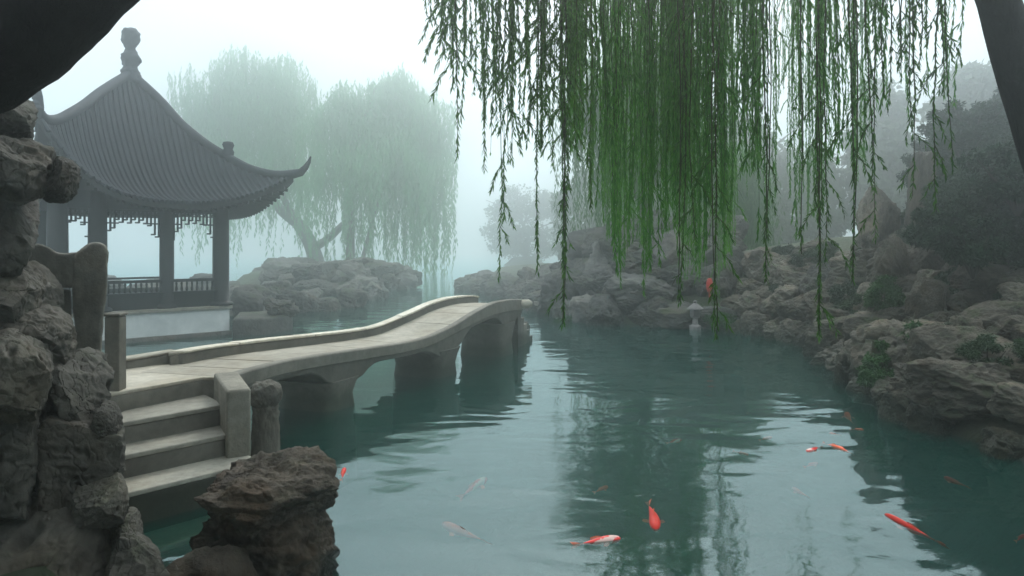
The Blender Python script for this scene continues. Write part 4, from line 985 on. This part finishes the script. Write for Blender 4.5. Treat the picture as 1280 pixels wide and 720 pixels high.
# ------------------------------------------------------------------ koi
def fish_meshes():
    mb=MB(); n=22; seg=14; vs=[];fs=[]
    for i in range(n):
        t=i/(n-1); w=.095*math.sin(math.pi*min(t*1.02,1)**.62)**.9*(1-.25*t)+.010; h=w*1.05
        y=.03*math.sin(t*4.5)*t
        for k in range(seg):
            a=2*math.pi*k/seg; vs.append((.5-t*.82,y+w*math.cos(a),h*math.sin(a)))
    for i in range(n-1):
        for k in range(seg): fs.append((i*seg+k,(i+1)*seg+k,(i+1)*seg+(k+1)%seg,i*seg+(k+1)%seg))
    fs.append(tuple(range(seg))); fs.append(tuple((n-1)*seg+k for k in range(seg-1,-1,-1))); mb.add(vs,fs)
    def mesh(nm,mb_,mat):
        me=bpy.data.meshes.new(nm); me.from_pydata(mb_.v,[],mb_.f); me.polygons.foreach_set('use_smooth',[True]*len(me.polygons)); me.materials.append(mat); return me
    y0=.03*math.sin(4.5)
    tf=MB(); tf.add([(-.30,y0*.9,.012),(-.30,y0*.9,-.012),(-.42,y0+.035,.05),(-.52,y0+.07,.055),(-.47,y0+.0,.0),(-.53,y0-.06,-.05),(-.42,y0-.03,-.05),(-.36,y0,.012)],[(0,7,3,2),(7,4,3),(1,6,5,7),(7,5,4)])
    pf=MB()
    for s in (-1,1):
        b=len(pf.v); pf.add([(.24,s*.075,-.02),(.15,s*.08,-.02),(.08,s*.17,-.045),(.15,s*.20,-.05),(.21,s*.15,-.04)],[(0,4,3,2,1)])
    dfm=MB(); dfm.add([(.12,.0,.09),(-.02,.01,.085),(-.12,.02,.06),(-.10,.035,.10),(.0,.03,.125),(.07,.015,.12)],[(0,1,2,3,4,5)])
    return mb,tf,pf,dfm,mesh
mbF,tfF,pfF,dfF,meshf=fish_meshes()
def fishset(bm,fm):
    out=[('body',meshf('koi_body',mbF,M[bm])),('tail_fin',meshf('koi_tail',tfF,M[fm])),('pectoral_fins',meshf('koi_pectorals',pfF,M[fm])),('dorsal_fin',meshf('koi_dorsal',dfF,M[fm]))]
    for nm,me in out[1:]:
        pass
    return out
FS={'red':fishset('koi_red','koi_fin'),'orange':fishset('koi_orange','koi_fin'),'patch':fishset('koi_patch','koi_fin')}
def koi(hx,hy,tx_,ty_,kind,label,z=-.05,wide=1.):
    a=PZ(hx,hy,z); b_=PZ(tx_,ty_,z); L=(a-b_).length; ang=math.atan2(a.y-b_.y,a.x-b_.x); c=(a+b_)/2
    z=(z*.5+.012 if z>=-.045 else max(z,-.07)*.55-.012); e=empty('koi',(c.x,c.y,z),ang); L=min(L,.62); e.scale=(L,min(L,.5)*wide*.85,min(L,.45)*.8); tag(e,label,'fish','koi swimming in the pond')
    for nm,me in FS[kind]:
        o=bpy.data.objects.new(nm,me); COL.objects.link(o); o.parent=e
koi(776,678,714,686,'patch','red koi with a white back swimming right at the bottom centre of the pond',-.035)
koi(820,668,812,630,'red','slim red koi pointing down just right of the bottom centre fish',-.035,1.1)
koi(553,656,610,681,'orange','pinkish orange koi heading left across the bright sky reflection',-.05)
koi(608,603,572,628,'patch','faint pale koi heading up right above the pinkish orange koi',-.09)
koi(431,590,426,606,'red','short red koi between the boulder and the bridge reflection',-.04,.8)
koi(1104,648,1184,690,'red','long thin red koi with a pale trailing tail in the dark water at right',-.045,.7)
koi(1180,604,1212,618,'red','dim red koi deep in the dark water below the tan boulder',-.11)
koi(1008,568,1028,562,'patch','pale pink koi at the left end of the cluster of small fish',-.035)
koi(1056,566,1028,557,'orange','orange koi at the centre of the cluster of small fish',-.04,1.1)
koi(1036,545,1052,548,'orange','dark orange koi in the upper left of the cluster of small fish',-.045)
koi(1080,541,1062,540,'orange','brownish orange koi at the right end of the cluster of small fish',-.045)
koi(1058,520,1064,532,'orange','faint koi at the top of the cluster of small fish',-.09)
koi(852,551,832,555,'patch','faint pink koi alone in the middle distance of the pond',-.05)
koi(936,570,916,565,'orange','faint orange koi left of the cluster in the rippled water',-.05)
koi(990,615,1012,628,'orange','faint salmon koi under the rippled reflection near the right',-.09)
koi(1282,672,1268,680,'red','dim red koi cut by the right edge of the picture',-.07)

koi(1046,562,1066,572,'orange','orange koi below the centre fish of the small cluster',-.04)
koi(1022,580,1004,585,'red','small red koi trailing below the small cluster',-.05)
koi(965,548,948,552,'orange','tiny orange koi out in the rippled reflection',-.06)
koi(760,610,741,618,'orange','small orange koi above the red and white fish',-.06)

# ------------------------------------------------------------------ sub-parts go under the part they belong to
bpy.context.view_layer.update()
base=lambda o: o.name.split('.')[0]
SUB={'coping':'parapet','landing_paving':'landing','finial':'roof','hip_ridge':'roof','rafters':'roof','hanging_lattice':'beam','limb':'trunk','limbs':'trunk','twigs':'hanging_branches','tassel':'shade','tail_fin':'body','pectoral_fins':'body','dorsal_fin':'body'}
for th_ in [o for o in scene.objects if o.type=='EMPTY']:
    kids=list(th_.children)
    for o in kids:
        if base(o) in SUB:
            cand=[p for p in kids if base(p)==SUB[base(o)]]
            if base(o)=='twigs': cand=[c for c in cand if not c.children] or cand
            if cand:
                p=cand[0]; W_=o.matrix_world.copy(); o.parent=p; o.matrix_parent_inverse=p.matrix_world.inverted()@W_@o.matrix_basis.inverted()

# ------------------------------------------------------------------ haze
DENS=.0158
hz=MB(); hz.box((-640,-330,-2.3),(640,680,22)); t=NT('haze')
pvv=t.n('ShaderNodeVolumePrincipled'); pvv.inputs['Color'].default_value=(.95,.993,1.,1); pvv.inputs['Density'].default_value=DENS; pvv.inputs['Anisotropy'].default_value=.9
t.l(pvv.outputs[0],t.out.inputs['Volume']); ho=hz.build('haze',t.m); ho['kind']='stuff'

# ------------------------------------------------------------------ sky, sun, camera
SUN_EL,SUN_AZ=R(46),R(12)
wd=bpy.data.worlds.new('World'); scene.world=wd; wd.use_nodes=True; nt=wd.node_tree; nt.nodes.clear()
wo_=nt.nodes.new('ShaderNodeOutputWorld'); bg=nt.nodes.new('ShaderNodeBackground'); sky=nt.nodes.new('ShaderNodeTexSky'); sky.sky_type='NISHITA'; sky.sun_disc=False
sky.sun_elevation=SUN_EL; sky.sun_rotation=SUN_AZ; sky.dust_density=4; sky.air_density=1.; sky.ozone_density=1.
# overcast veil: cloud colour mixed over the clear sky, brighter towards the zenith
tc=nt.nodes.new('ShaderNodeTexCoord'); sp=nt.nodes.new('ShaderNodeSeparateXYZ'); nt.links.new(tc.outputs['Generated'],sp.inputs[0])
rp=nt.nodes.new('ShaderNodeValToRGB'); e=rp.color_ramp.elements; e[0].position=0; e[0].color=(5.0,6.0,6.4,1); e[1].position=.9; e[1].color=(14.2,15.6,16.4,1)
n1=e.new(.34); n1.color=(5.75,6.7,7.2,1)
n2=e.new(.44); n2.color=(9.6,10.8,11.6,1)
nt.links.new(sp.outputs['Z'],rp.inputs[0])
ns=nt.nodes.new('ShaderNodeTexNoise'); ns.inputs['Scale'].default_value=1.6; ns.inputs['Detail'].default_value=4; nt.links.new(tc.outputs['Generated'],ns.inputs['Vector'])
mr=nt.nodes.new('ShaderNodeMapRange'); mr.inputs['To Min'].default_value=.86; mr.inputs['To Max'].default_value=1.12; nt.links.new(ns.outputs['Fac'],mr.inputs['Value'])
ml=nt.nodes.new('ShaderNodeMix'); ml.data_type='RGBA'; ml.blend_type='MULTIPLY'; ml.inputs['Factor'].default_value=1; nt.links.new(rp.outputs[0],ml.inputs['A']); nt.links.new(mr.outputs[0],ml.inputs['B'])
mx=nt.nodes.new('ShaderNodeMix'); mx.data_type='RGBA'; mx.inputs['Factor'].default_value=.92; nt.links.new(sky.outputs[0],mx.inputs['A']); nt.links.new(ml.outputs['Result'],mx.inputs['B'])
nt.links.new(mx.outputs['Result'],bg.inputs[0]); bg.inputs[1].default_value=.1; nt.links.new(bg.outputs[0],wo_.inputs[0])
sl=bpy.data.lights.new('sun','SUN'); sl.energy=1.1; sl.angle=R(25); sl.color=(1,.96,.9); so=bpy.data.objects.new('sun',sl); COL.objects.link(so)
dirv=Vector((math.sin(SUN_AZ)*math.cos(SUN_EL),math.cos(SUN_AZ)*math.cos(SUN_EL),math.sin(SUN_EL))); so.rotation_euler=dirv.to_track_quat('Z','Y').to_euler()

cam=bpy.data.cameras.new('camera'); co=bpy.data.objects.new('camera',cam); COL.objects.link(co); co.location=(0,0,H); co.rotation_euler=(R(90),0,0)
cam.sensor_width=36; cam.lens=36*F/1280; cam.shift_y=-50/1280; cam.clip_start=.05; cam.clip_end=3000; scene.camera=co
scene.view_settings.view_transform='Standard'; scene.view_settings.look='None'; scene.view_settings.gamma=1; scene.view_settings.exposure=.76
cy=scene.cycles; cy.volume_bounces=4; cy.max_bounces=10; cy.diffuse_bounces=3; cy.glossy_bounces=3; cy.transmission_bounces=4; cy.transparent_max_bounces=12
cy.use_denoising=True; cy.sample_clamp_indirect=4; cy.use_adaptive_sampling=True; cy.adaptive_threshold=.02
